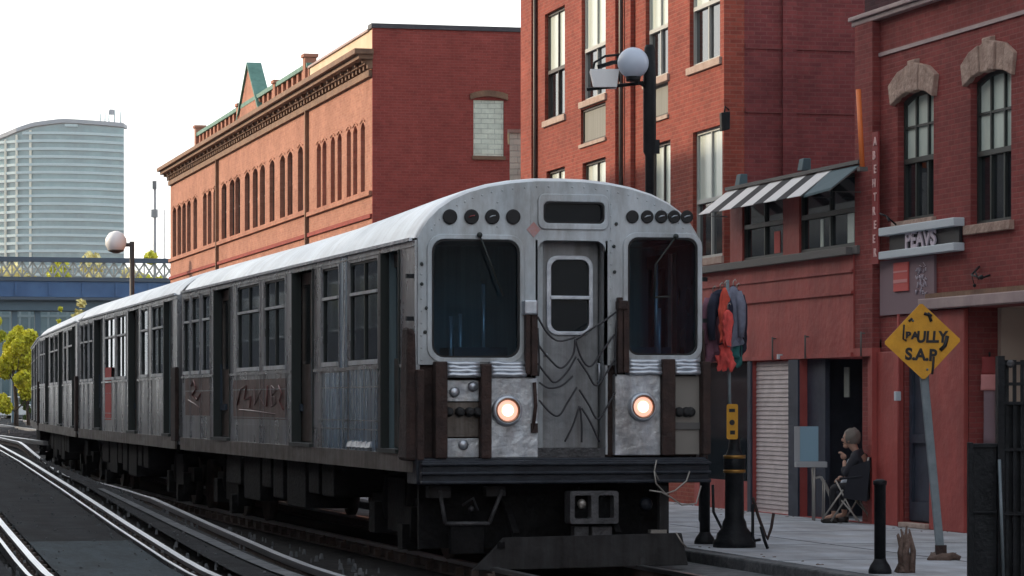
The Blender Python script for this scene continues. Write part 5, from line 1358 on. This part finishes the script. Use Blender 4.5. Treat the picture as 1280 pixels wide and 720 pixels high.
# ================================================================== SEATED PERSON, CHAIR, TABLE
PB = at_ground(1066, 654); DP = (PB-O).dot(Vector((st, ct, 0))); s = DP/FPX
def L_(px, py, d=0): return ((px-1066)*s, d, CH+(HZ-py)*s-SW)
ROT = -TH-R(28)
CHR = empty('folding_chair', (PB.x, PB.y, SW), ROT, 'dark fabric folding chair with crossed steel legs that the person sits in', 'chair')
m = MB()
m.hull8([L_(1060, 628, -.20), L_(1092, 620, -.20), L_(1092, 620, .20), L_(1060, 628, .20), L_(1074, 574, -.20), L_(1097, 572, -.20), L_(1097, 572, .20), L_(1074, 574, .20)])
bk = MB()
bk.hull8([L_(1085, 624, -.22), L_(1088, 624, -.22), L_(1088, 624, .22), L_(1085, 624, .22), L_(1093, 571, -.22), L_(1097, 571, -.22), L_(1097, 571, .22), L_(1093, 571, .22)]).build('backrest', 'camp_fabric', CHR, bevel=.012)
bk = MB().hull8([L_(1052, 618, -.21), L_(1088, 624, -.21), L_(1088, 624, .21), L_(1052, 618, .21), L_(1052, 613, -.21), L_(1088, 618, -.21), L_(1088, 618, .21), L_(1052, 613, .21)]).build('seat', 'camp_fabric', CHR, bevel=.012)
m.b.free()
for d in (-.22, .22):
    for a, b_ in (((1034, 649), (1062, 612)), ((1052, 600), (1080, 650)), ((1060, 625), (1084, 651)), ((1046, 651), (1074, 610))):
        if d > 0 and a[0] == 1034: continue
        MB().tube([L_(*a, d), L_(*b_, d)], .011, 8).build('leg', 'tube_steel', CHR)
    MB().tube([L_(1086, 625, d), L_(1096, 571, d)], .012, 8).build('back_post', 'tube_steel', CHR)
    MB().tube([L_(1058, 598, d*1.05), L_(1088, 595, d*1.05)], .016, 8).build('armrest', 'camp_fabric', CHR)

MB().hull8([L_(1062, 622, -.235), L_(1094, 626, -.235), L_(1094, 626, -.225), L_(1062, 622, -.225), L_(1072, 583, -.235), L_(1099, 574, -.235), L_(1099, 574, -.225), L_(1072, 583, -.225)]).build('side_fabric', 'camp_fabric', CHR, bevel=.003)
def skin(name, verts, edges, mat, parent, sub=2, extra=None):
    me = bpy.data.meshes.new(name); me.from_pydata([v[:3] for v in verts], edges, []); me.update()
    o = bpy.data.objects.new(name, me); C.objects.link(o)
    md = o.modifiers.new('s', 'SKIN'); md.use_smooth_shade = True
    for i, v in enumerate(verts):
        r_ = v[3] if isinstance(v[3], tuple) else (v[3], v[3]); me.skin_vertices[0].data[i].radius = r_
        me.skin_vertices[0].data[i].use_root = (i == 0)
    o.modifiers.new('u', 'SUBSURF').levels = sub; o.modifiers['u'].render_levels = sub
    dg = bpy.context.evaluated_depsgraph_get(); dg.update()
    m2 = bpy.data.meshes.new_from_object(o.evaluated_get(dg)); bpy.data.objects.remove(o)
    if extra:
        b_ = bmesh.new(); b_.from_mesh(m2); extra(b_); b_.to_mesh(m2); b_.free()
    o = bpy.data.objects.new(name, m2); C.objects.link(o); m2.materials.clear(); m2.materials.append(MATS[mat])
    for p_ in m2.polygons: p_.use_smooth = True
    if parent: o.parent = parent
    return o
PER = empty('person', (PB.x, PB.y, SW), ROT, 'grey haired person in dark coat and pale shirt seated facing left by the dark doorway', 'person')
# local axes: -X forward (image left), Y away from the camera
hipL, hipR = L_(1078, 612, .09), L_(1078, 612, -.09)
pel = L_(1078, 609, 0); wst = L_(1080, 596); chs = L_(1078, 577); nck = L_(1072, 566); nk2 = L_(1068, 561); hd_ = L_(1063, 551)
knL, knR = L_(1046, 607, .13), L_(1044, 609, -.12); anL, anR = L_(1050, 644, .13), L_(1046, 645, -.12); toL, toR = L_(1036, 648, .14), L_(1032, 649, -.13)
shL, shR = L_(1074, 571, .15), L_(1076, 571, -.16); elL, elR = L_(1064, 592, .2), L_(1064, 594, -.2); wrL, wrR = L_(1050, 598, .1), L_(1058, 575, -.08)
V = [(*pel, .115), (*wst, .10), (*chs, .115), (*nck, .05), (*nk2, .045), (*hd_, (.075, .09)),
     (*shL, .052), (*elL, .036), (*wrL, .024), (*shR, .052), (*elR, .036), (*wrR, .024),
     (*hipL, .085), (*knL, .058), (*anL, .036), (*toL, .03), (*hipR, .085), (*knR, .058), (*anR, .036), (*toR, .03)]
E = [(0, 1), (1, 2), (2, 3), (3, 4), (4, 5), (2, 6), (6, 7), (7, 8), (2, 9), (9, 10), (10, 11), (0, 12), (12, 13), (13, 14), (14, 15), (0, 16), (16, 17), (17, 18), (18, 19)]
def face(b_):
    def add(c, r_, sc):
        q_ = MB(); q_.b.free(); q_.b = b_; q_.ball(c, r_, 14, sc)
    h = Vector(hd_); add(h+Vector((.0, 0, .03)), .092, (1.05, .82, 1.18))
    add(h+Vector((-.100, 0, .01)), .016, (1.3, .8, 1.5)); add(h+Vector((-.082, 0, -.035)), .02, (1, 1.4, .5)); add(h+Vector((-.06, 0, -.065)), .035, (1, 1.1, .8))
    for s_ in (-1, 1): add(h+Vector((.005, s_*.082, .01)), .022, (.9, .4, 1.4)); 
    for wr_, dr_ in ((Vector(wrL), Vector((-1, -.15, -.15))), (Vector(wrR), Vector((-.35, .25, 1)))):
        dr_.normalize(); sd2 = dr_.cross(Vector((0, 1, 0))); sd2 = sd2.normalized() if sd2.length > .1 else Vector((1, 0, 0))
        pm = wr_+dr_*.045; add(pm, .036, (1.1, .8, 1))
        for i in range(4):
            o_ = Vector((0, (i-1.5)*.017, 0)); ln_ = (.058, .068, .064, .05)[i]
            q_ = MB(); q_.b.free(); q_.b = b_; q_.tube([pm+o_, pm+o_+dr_*ln_*.7, pm+o_+dr_*ln_+sd2*.02, pm+o_+dr_*ln_*1.1+sd2*.045], [.0095, .009, .008, .006], 7)
        q_ = MB(); q_.b.free(); q_.b = b_; q_.tube([wr_+dr_*.02, wr_+dr_*.04+Vector((0, -.035, 0)), wr_+dr_*.075+Vector((0, -.045, 0))+sd2*.01], [.012, .010, .008], 7)
body = skin('body', V, E, 'skin', PER, 2, face)
h = Vector(hd_)
for s_ in (-1, 1): MB().ball(h+Vector((-.083, s_*.032, .035)), .012, 10).build('eye', 'eye', PER)
hm = MB(); rr = random.Random(1); hm.ball(h+Vector((.018, 0, .045)), .107, 24, (1.05, .92, 1.05))
dele = [v for v in hm.b.verts if v.co.x < h.x-.055 and v.co.z < h.z+.075 or v.co.z < h.z-.04]
bmesh.ops.delete(hm.b, geom=dele, context='VERTS')
for v in hm.b.verts: v.co += (v.co-h)*.16*noise.noise(v.co*38)+Vector((rr.uniform(-.004, .004), rr.uniform(-.004, .004), rr.uniform(-.004, .004)))
hm.build('hair', 'hair_grey', PER)
Vc = [(*pel, .125), (*wst, .118), (*chs, .135), (*L_(1071, 564), .082), (*shL, .07), (*elL, .052), (*L_(1054, 597, .12), .042), (*shR, .07), (*elR, .052), (*L_(1060, 583, -.13), .042)]
Ec = [(0, 1), (1, 2), (2, 3), (2, 4), (4, 5), (5, 6), (2, 7), (7, 8), (8, 9)]
skin('coat', Vc, Ec, 'coat_dark', PER)
skin('shirt', [(*L_(1068, 606, 0), .06), (*L_(1064, 590, -.03), .085), (*L_(1068, 572, -.02), .07), (*L_(1052, 603, -.08), .05)], [(0, 1), (1, 2), (0, 3)], 'shirt_white', PER)
skin('trousers', [(*pel, .125), (*hipL, .098), (*knL, .07), (*L_(1050, 640, .13), .05), (*hipR, .098), (*knR, .07), (*L_(1046, 641, -.12), .05)], [(0, 1), (1, 2), (2, 3), (0, 4), (4, 5), (5, 6)], 'trousers', PER)
for a, t in ((anL, toL), (anR, toR)):
    m = MB(); m.tube([(a[0]+.04, a[1], .035), (a[0]-.02, a[1], .04), (t[0], t[1], .032), (t[0]-.03, t[1], .026)], [.034, .04, .036, .018], 12); m.build('shoe', 'shoe', PER)

TB = at_ground(1014, 651); s = (TB-O).dot(Vector((st, ct, 0)))/FPX
T = empty('folding_table', (TB.x, TB.y, SW), -TH, 'small pale folding table with thin steel legs in front of the seated person', 'table')
def T_(px, py, d=0): return ((px-1014)*s, d*.7, max(0.005, CH+(HZ-py)*s-SW))
MB().box(T_(994, 0)[0], T_(1033, 0)[0], -.12, .12, T_(0, 584)[2], T_(0, 577)[2]).build('table_top', 'board_white', T, bevel=.006)
for d in (-.15, .15):
    MB().tube([T_(1017, 584, d), T_(1017, 652, d)], .012, 8).build('leg', 'tube_steel', T)
    MB().tube([T_(1017, 598, d), T_(1026, 596, d), T_(1032, 606, d), T_(1046, 640, d), T_(1052, 652, d)], .012, 8).build('leg', 'tube_steel', T)
    MB().tube([T_(1030, 600, d), T_(1029, 652, d)], .009, 8).build('leg', 'tube_steel', T)
T = empty('display_board', (TB.x, TB.y, SW), -TH, 'pale blue display board with a white edge standing on the folding table', 'board')
MB().box(T_(1000, 0)[0], T_(1023, 0)[0], .0, .02, T_(0, 577)[2]+.003, T_(0, 533)[2]).build('panel', 'board_blue', T)
MB().box(T_(993, 0)[0], T_(1000, 0)[0]-.002, -.01, .03, T_(0, 577)[2]+.003, T_(0, 533)[2]).build('edge', 'board_white', T)
MB().tube([T_(1004, 577, .12), T_(1010, 545, .02)], .008, 6).build('stand', 'tube_steel', T)

# ================================================================== BRIDGE
bA, bB = atD(-260, 500, 148), atD(330, 500, 154)
vec = Vector((bB.x-bA.x, bB.y-bA.y, 0)); Lb = vec.length; ang = math.atan2(vec.y, vec.x)
T = empty('truss_bridge', (bA.x, bA.y, .6), ang, 'dark blue truss bridge crossing above the tracks in the distance', 'bridge')
s = 150/FPX; zz = lambda py: CH+(HZ-py)*s-.6
MB().box(0, Lb, 0, 2.6, zz(370), zz(348)).build('girder', 'bridge_blue', T)
MB().box(0, Lb, -.12, -.003, zz(350), zz(345)).box(0, Lb, -.15, -.003, zz(374), zz(370.5)).build('flange', 'bridge_dark', T)
MB().box(0, Lb, .3, 2.3, zz(387), zz(370)-.003).build('lower_girder', 'bridge_lower', T)
MB().box(0, Lb, -.05, .25, zz(326), zz(320)).build('top_chord', 'bridge_dark', T)
m = MB(); n = 46
for i in range(n):
    a, b_ = Lb*i/n, Lb*(i+1)/n
    m.bar((a, .1, zz(345)), (b_, .1, zz(326)), .08, .10, (0, 1, 0)); m.bar((a, .13, zz(326)), (b_, .13, zz(345)), .08, .10, (0, 1, 0)); m.bar((a, .1, zz(345)), (a, .1, zz(326)), .06, .10, (0, 1, 0))
m.build('lattice', 'bridge_truss', T)
m = MB(); n = 14
for i in range(n): a = Lb*(i+.5)/n; m.box(a-.06, a+.06, -.06, -.002, zz(368), zz(351))
m.build('stiffener', 'bridge_blue', T)
for px in (14, 43, 230, -60):
    x = (px+260)/590*Lb; MB().box(x-.14, x+.14, .6, .9, -1, zz(387)-.002).build('pier', 'bridge_lower', T)

# ================================================================== TOWER
Dt = 1400; s = Dt/FPX
tb = atD(0, 500, Dt); T = empty('glass_tower', (tb.x, tb.y, 0), -TH, 'tall curved glass tower with horizontal bands rising beyond the bridge', 'tower')
zz = lambda py: CH+(HZ-py)*s
def plan(k=0):      # front curve, x from left to right
    P = []
    for i in range(33):
        px = -95+245*i/32; t = (px-60)/120
        y = 26*t*t if px > 20 else 26*(40/120)**2+ (20-px)*.30
        P.append(((px)*s, y))
    return P
fr = plan(); depth = 40
def topz(px): 
    pts = [(-95, 188), (0, 166), (40, 154), (78, 149), (150, 151)]
    for (a, b_), (c, d) in zip(pts, pts[1:]):
        if a <= px <= c: return zz(b_+(d-b_)*(px-a)/(c-a))
    return zz(151)
m = MB(); A = []; Bv = []; Cb = []; Db = []
for x, y in fr: A.append(m.b.verts.new((x, y, -2))); Bv.append(m.b.verts.new((x, y, topz(x/s)-2)))
for x, y in fr: Cb.append(m.b.verts.new((x-16*s, y+depth, -2))); Db.append(m.b.verts.new((x-16*s, y+depth, topz(x/s)-2)))
for i in range(32):
    m.b.faces.new((A[i], A[i+1], Bv[i+1], Bv[i])); m.b.faces.new((Bv[i], Bv[i+1], Db[i+1], Db[i])); m.b.faces.new((Cb[i], Db[i], Db[i+1], Cb[i+1]))
m.b.faces.new((A[0], Bv[0], Db[0], Cb[0])); m.b.faces.new((A[-1], Cb[-1], Db[-1], Bv[-1]))
m.build('facade', 'tower_glass', T)
m = MB(); z = zz(330)
def slab(z0, z1, out_, xmin=None, xmax=None):
    pts = [(x, y) for x, y in fr if topz(x/s)-2 > z1 and (xmin is None or x/s >= xmin) and (xmax is None or x/s <= xmax)]
    if len(pts) < 2: return
    for (a, b_), (c, d) in zip(pts, pts[1:]):
        m.hull8([(a, b_-out_, z0), (c, d-out_, z0), (c, d+.3, z0), (a, b_+.3, z0), (a, b_-out_, z1), (c, d-out_, z1), (c, d+.3, z1), (a, b_+.3, z1)])
k = 0
zf_ = 2.0
while zf_ < 132: slab(zf_, zf_+1.2, 1.6); zf_ += 3.6
m.build('floor_bands', 'tower_slab', T)
m = MB()
for px in (-80, -60, -40, -20, 4, 20, 38):
    i = min(range(33), key=lambda q_: abs(fr[q_][0]/s-px)); x, y = fr[i]; m.box(px*s-.5, px*s+.5, y-1.6, y+.2, -2, topz(px)-3)
m.build('fin', 'tower_fin', T)

m = MB()
for i in range(32):
    (a, b_), (c, d) = fr[i], fr[i+1]; za, zb_ = topz(a/s), topz(c/s)
    m.hull8([(a, b_-2, za-1.6), (c, d-2, zb_-1.6), (c, d+12, zb_-1.6), (a, b_+12, za-1.6), (a, b_-2, za+.2), (c, d-2, zb_+.2), (c, d+12, zb_+.2), (a, b_+12, za+.2)])
m.build('roof_cap', 'tower_cap', T)
for px, h_ in ((118, 13), (124, 17), (129, 15), (136, 18), (144, 16)):
    MB().lathe([(.35, zz(151)), (.25, zz(151)+h_*s), (.1, zz(151)+h_*s+1)], 6, (px*s, 20, 0)).build('rooftop_mast', 'tower_slab', T)
MB().box(130*s, 135*s, 18, 22, zz(138), zz(132)).build('mast_dish', 'tower_cap', T)

# antenna masts
def mastf(px, top, D, r_, label, disc=None):
    b0 = atD(px, 500, D); T = empty('antenna_mast', (b0.x, b0.y, 0), -TH, label, 'mast'); s = D/FPX; z1 = CH+(HZ-top)*s
    MB().lathe([(r_*1.4, 0), (r_, z1*.6), (r_*.8, z1)], 8).build('pole', 'mast', T)
    if disc:
        for py, w_ in disc:
            z = CH+(HZ-py)*s; m = MB(); m.box(-w_*s, w_*s, -.1, .1, z-.1, z+.1)
            for q_ in (-w_, 0, w_): m.box(q_*s-.15, q_*s+.15, -.35, -.15, z-.4, z+.4)
            m.build('antenna_array', 'mast', T)
mastf(193.5, 231, 300, .16, 'tall slim antenna mast with small panels, left of the orange building', [(267, 2.2), (231.5, .7)])
mastf(206, 262, 420, .10, 'thin faint mast close to the orange building corner')

# far buildings under the bridge
a0 = atD(-260, 500, 235)
T = empty('glass_office', (a0.x, a0.y, 0), -TH, 'low teal glazed office block beyond the blue bridge', 'building')
s = 235/FPX; zz = lambda py: CH+(HZ-py)*s
wd_ = (215+260)*s
MB().box(0, wd_, 0, 8, 0, zz(380)).build('wall', 'far_teal', T)
m = MB()
for i in range(40): x = wd_*i/40; m.box(x-.08, x+.08, -.08, -.002, 0, zz(381))
for py in (395, 415, 440, 465): m.box(0, wd_, -.1, -.003, zz(py)-.1, zz(py)+.1)
m.build('mullion', 'far_mullion', T)

# trees
def tree(px, pyb, pyt, D, wpx_, mat, label, seed, name='leafy_tree', nleaf=2600, leaf=.16, zbase=.6, group=None):
    rr = random.Random(seed); s = D/FPX; b0 = atD(px, 500, D); h = CH+(HZ-pyt)*s-zbase; w_ = wpx_*s/2
    T = empty(name, (b0.x, b0.y, zbase-.1), rr.uniform(0, 6), label, 'tree', group)
    m = MB(); tips = []
    m.tube([(0, 0, 0), (.1, .05, h*.25), (-.05, .1, h*.6), (0, 0, h*.9)], [h*.028, h*.022, h*.013, h*.004], 8)
    for k in range(11):
        z = h*rr.uniform(.18, .8); a = rr.uniform(0, 2*PI); l = w_*rr.uniform(.5, .95)*(1-.5*abs(z/h-.45)); 
        e = Vector((l*math.cos(a), l*math.sin(a), z+h*rr.uniform(.08, .2))); tips.append(e)
        m.tube([(0, 0, z), (e.x*.5, e.y*.5, z+(e.z-z)*.4), e], [h*.010, h*.007, h*.003], 6)
    m.build('trunk', 'bark', T)
    tips += [Vector((0, 0, h*.92)), Vector((.1*w_, 0, h*.75))]
    cl = [(t+Vector((rr.gauss(0, .17)*w_, rr.gauss(0, .17)*w_, rr.gauss(0, .08)*h)), w_*rr.uniform(.16, .42)) for t in tips for _ in range(3)]
    m = MB()
    for i in range(nleaf):
        c, r_ = cl[rr.randrange(len(cl))]
        d = Vector((rr.gauss(0, 1), rr.gauss(0, 1), rr.gauss(0, 1))).normalized()*r_*rr.random()**.45
        p_ = c+d; p_.z = max(p_.z, h*.06)
        u = Vector((rr.gauss(0, 1), rr.gauss(0, 1), rr.gauss(0, 1))).normalized(); v = u.cross(Vector((rr.gauss(0, 1), rr.gauss(0, 1), rr.gauss(0, 1)))).normalized()
        q_ = leaf*rr.uniform(.5, 1.3)
        m.b.faces.new([m.b.verts.new(p_+u*q_), m.b.verts.new(p_+v*q_*.6), m.b.verts.new(p_-u*q_), m.b.verts.new(p_-v*q_*.6)])
    me = bpy.data.meshes.new('crown'); m.b.to_mesh(me); m.b.free(); o = bpy.data.objects.new('crown', me); C.objects.link(o); me.materials.append(MATS[mat]); o.parent = T
tree(20, 498, 412, 118, 56, 'leaf_yellow', 'bright yellow green tree at the left edge, left of the train tail', 1, nleaf=26000, leaf=.075)
tree(-16, 498, 408, 122, 50, 'leaf_yellow', 'yellow green tree cut off by the left edge of the picture', 2, nleaf=12000, leaf=.08)
tree(36, 496, 440, 126, 26, 'leaf_dark', 'small darker green tree between the yellow tree and the train tail', 3, nleaf=6000, leaf=.07)
tree(75, 500, 392, 132, 12, 'leaf_yellow', 'slim yellow tree just above the train tail roof', 4, nleaf=1500, leaf=.10)
tree(108, 500, 386, 140, 46, 'leaf_autumn', 'pale tree behind the train roof under the bridge', 5, nleaf=2000, leaf=.13)
for i, px in enumerate(range(-40, 260, 38)):
    tree(px, 500, 340+(i*7 % 9), 262+8*(i % 3), 78, 'leaf_autumn' if i % 3 else 'leaf_yellow', ('yellow green' if i % 3 == 0 else 'pale autumn')+' tree seen through the bridge lattice, '+('first', 'second', 'third', 'fourth', 'fifth', 'sixth', 'seventh', 'eighth')[i]+' from the left', 20+i, nleaf=9000, leaf=.30, zbase=0, group='trees beyond the bridge')

# silver parked car, far left, beyond tracks
def parked_car(px, py, D, label):
    b0 = atD(px, py, D); T = empty('parked_car', (b0.x, b0.y, .5), R(35), label, 'car')
    m = MB()
    prof = [(-2.1, .3), (-2.1, .75), (-1.3, .85), (-.7, 1.35), (.7, 1.38), (1.3, .95), (2.1, .8), (2.15, .35)]
    m.plate(prof, [], -.82, .82, lambda u, v, w: (u, w, v)).build('body', 'car_silver', T, bevel=.06)
    m = MB(); m.plate([(-1.18, .9), (-.68, 1.29), (.66, 1.31), (1.15, .96)], [], -.83, .83, lambda u, v, w: (u, w, v)); m.build('side_window', 'glass_dark', T)
    for x in (-1.3, 1.35):
        for y in (-.78, .78): MB().lathe([(.33, -.1), (.33, .1)], 18, (x, y, .33), 'y').build('wheel', 'tyre', T)
parked_car(2, 497, 165, 'silver car parked beneath the yellow tree at the left edge')

m = MB(); rr = random.Random(9)
for i in range(900):
    y = rr.uniform(24, 62); x = rr.choice((rr.gauss(tx(2.9)(y), .25), rr.gauss(tx(4.36)(y), .25), rr.uniform(txa(5.0)(y), side_x(y)-.2), rr.uniform(2, 6)))
    if x > side_x(y)-.2: continue
    z = gz(x, y)-.03; q_ = rr.uniform(.006, .022)
    m.hull8([(x-q_, y-q_, z-.04), (x+q_, y-q_*.8, z-.04), (x+q_*.8, y+q_, z-.04), (x-q_, y+q_, z-.04), (x-q_*.7, y-q_*.6, z+q_), (x+q_*.6, y-q_*.7, z+q_*.8), (x+q_*.7, y+q_*.6, z+q_), (x-q_*.6, y+q_*.7, z+q_*.7)])
tag(m.build('gravel', 'kerb_concrete'), 'loose grey gravel scattered along the rails', 'gravel', kind='stuff')
m = MB()
for i in range(160):
    y = rr.uniform(26, 50); x = rr.choice((rr.uniform(XK+.2, XF-.2), XF-.1-abs(rr.gauss(0, .12)), XK+.25+abs(rr.gauss(0, .1)))); q_ = rr.uniform(.006, .02)
    m.hull8([(x-q_, y-q_, SW), (x+q_, y-q_, SW), (x+q_, y+q_, SW), (x-q_, y+q_*1.4, SW), (x-q_, y-q_, SW+.004), (x+q_, y-q_, SW+.006), (x+q_*.6, y+q_, SW+.008), (x-q_, y+q_, SW+.004)])
tag(m.build('leaf_litter', 'wood_weathered'), 'small bits of leaf and grit on the pale pavement', 'litter', kind='stuff')

# ================================================================== thin haze in the air
hm_ = bpy.data.materials.new('haze'); hm_.use_nodes = True; n_ = hm_.node_tree; n_.nodes.remove(n_.nodes['Principled BSDF'])
pv = n_.nodes.new('ShaderNodeVolumePrincipled'); pv.inputs['Density'].default_value = .00012; pv.inputs['Color'].default_value = (.93, .95, 1, 1)
n_.links.new(pv.outputs[0], n_.nodes['Material Output'].inputs['Volume']); MATS['haze'] = hm_
tag(MB().box(-3100, 3100, -320, 4600, -3.5, 190).build('haze', 'haze'), 'thin pale haze in the air over the whole street', 'haze', kind='stuff')

# ================================================================== one object per separate piece, for the pieces one could count
SPLIT = {'cornice_brackets': 'bracket', 'truck_frame': 'truck_frame', 'parapet': 'parapet', 'balustrade': None, 'seat_rows': 'seat', 'roof_vent': 'roof_vent',
         'equipment_box': 'equipment_box', 'end_post': 'end_post', 'cab_partition': 'cab_partition', 'cab_console': 'cab_console', 'curtain': 'curtain', 'shop_door': 'shop_door',
         'interior_wall': 'interior_wall', 'fin': 'fin', 'window_hood': 'window_hood', 'gold_band': 'gold_band', 'stiffener': 'stiffener'}
def split_obj(o, newname):
    bm = bmesh.new(); bm.from_mesh(o.data); bm.verts.ensure_lookup_table(); seen = set(); comps = []
    for v in bm.verts:
        if v.index in seen: continue
        st_, c = [v], []; seen.add(v.index)
        while st_:
            q_ = st_.pop(); c.append(q_.index)
            for e in q_.link_edges:
                w2 = e.other_vert(q_)
                if w2.index not in seen: seen.add(w2.index); st_.append(w2)
        co = [bm.verts[i].co for i in c]
        comps.append([set(c), [min(p[k] for p in co) for k in range(3)], [max(p[k] for p in co) for k in range(3)]])
    merged = True
    while merged:
        merged = False
        for i in range(len(comps)):
            for j in range(i+1, len(comps)):
                if all(comps[i][1][k] <= comps[j][2][k]+.012 and comps[j][1][k] <= comps[i][2][k]+.012 for k in range(3)):
                    a, b_ = comps[i], comps.pop(j); a[0] |= b_[0]; a[1] = [min(x, y) for x, y in zip(a[1], b_[1])]; a[2] = [max(x, y) for x, y in zip(a[2], b_[2])]; merged = True; break
            if merged: break
    bm.free()
    if len(comps) < 2: return 0
    for n, c in enumerate(comps):
        me = o.data.copy(); b2 = bmesh.new(); b2.from_mesh(me); b2.verts.ensure_lookup_table()
        bmesh.ops.delete(b2, geom=[v for v in b2.verts if v.index not in c[0]], context='VERTS'); b2.to_mesh(me); b2.free()
        if n == 0: first = me
        else:
            ob = o.copy(); ob.name = newname; ob.data = me; C.objects.link(ob)
    o.data = first; o.name = newname
    return len(comps)
for o in list(C.objects):
    if o.type == 'MESH' and o.parent:
        k = o.name.split('.')[0]
        if SPLIT.get(k) and not o.children: split_obj(o, SPLIT[k])
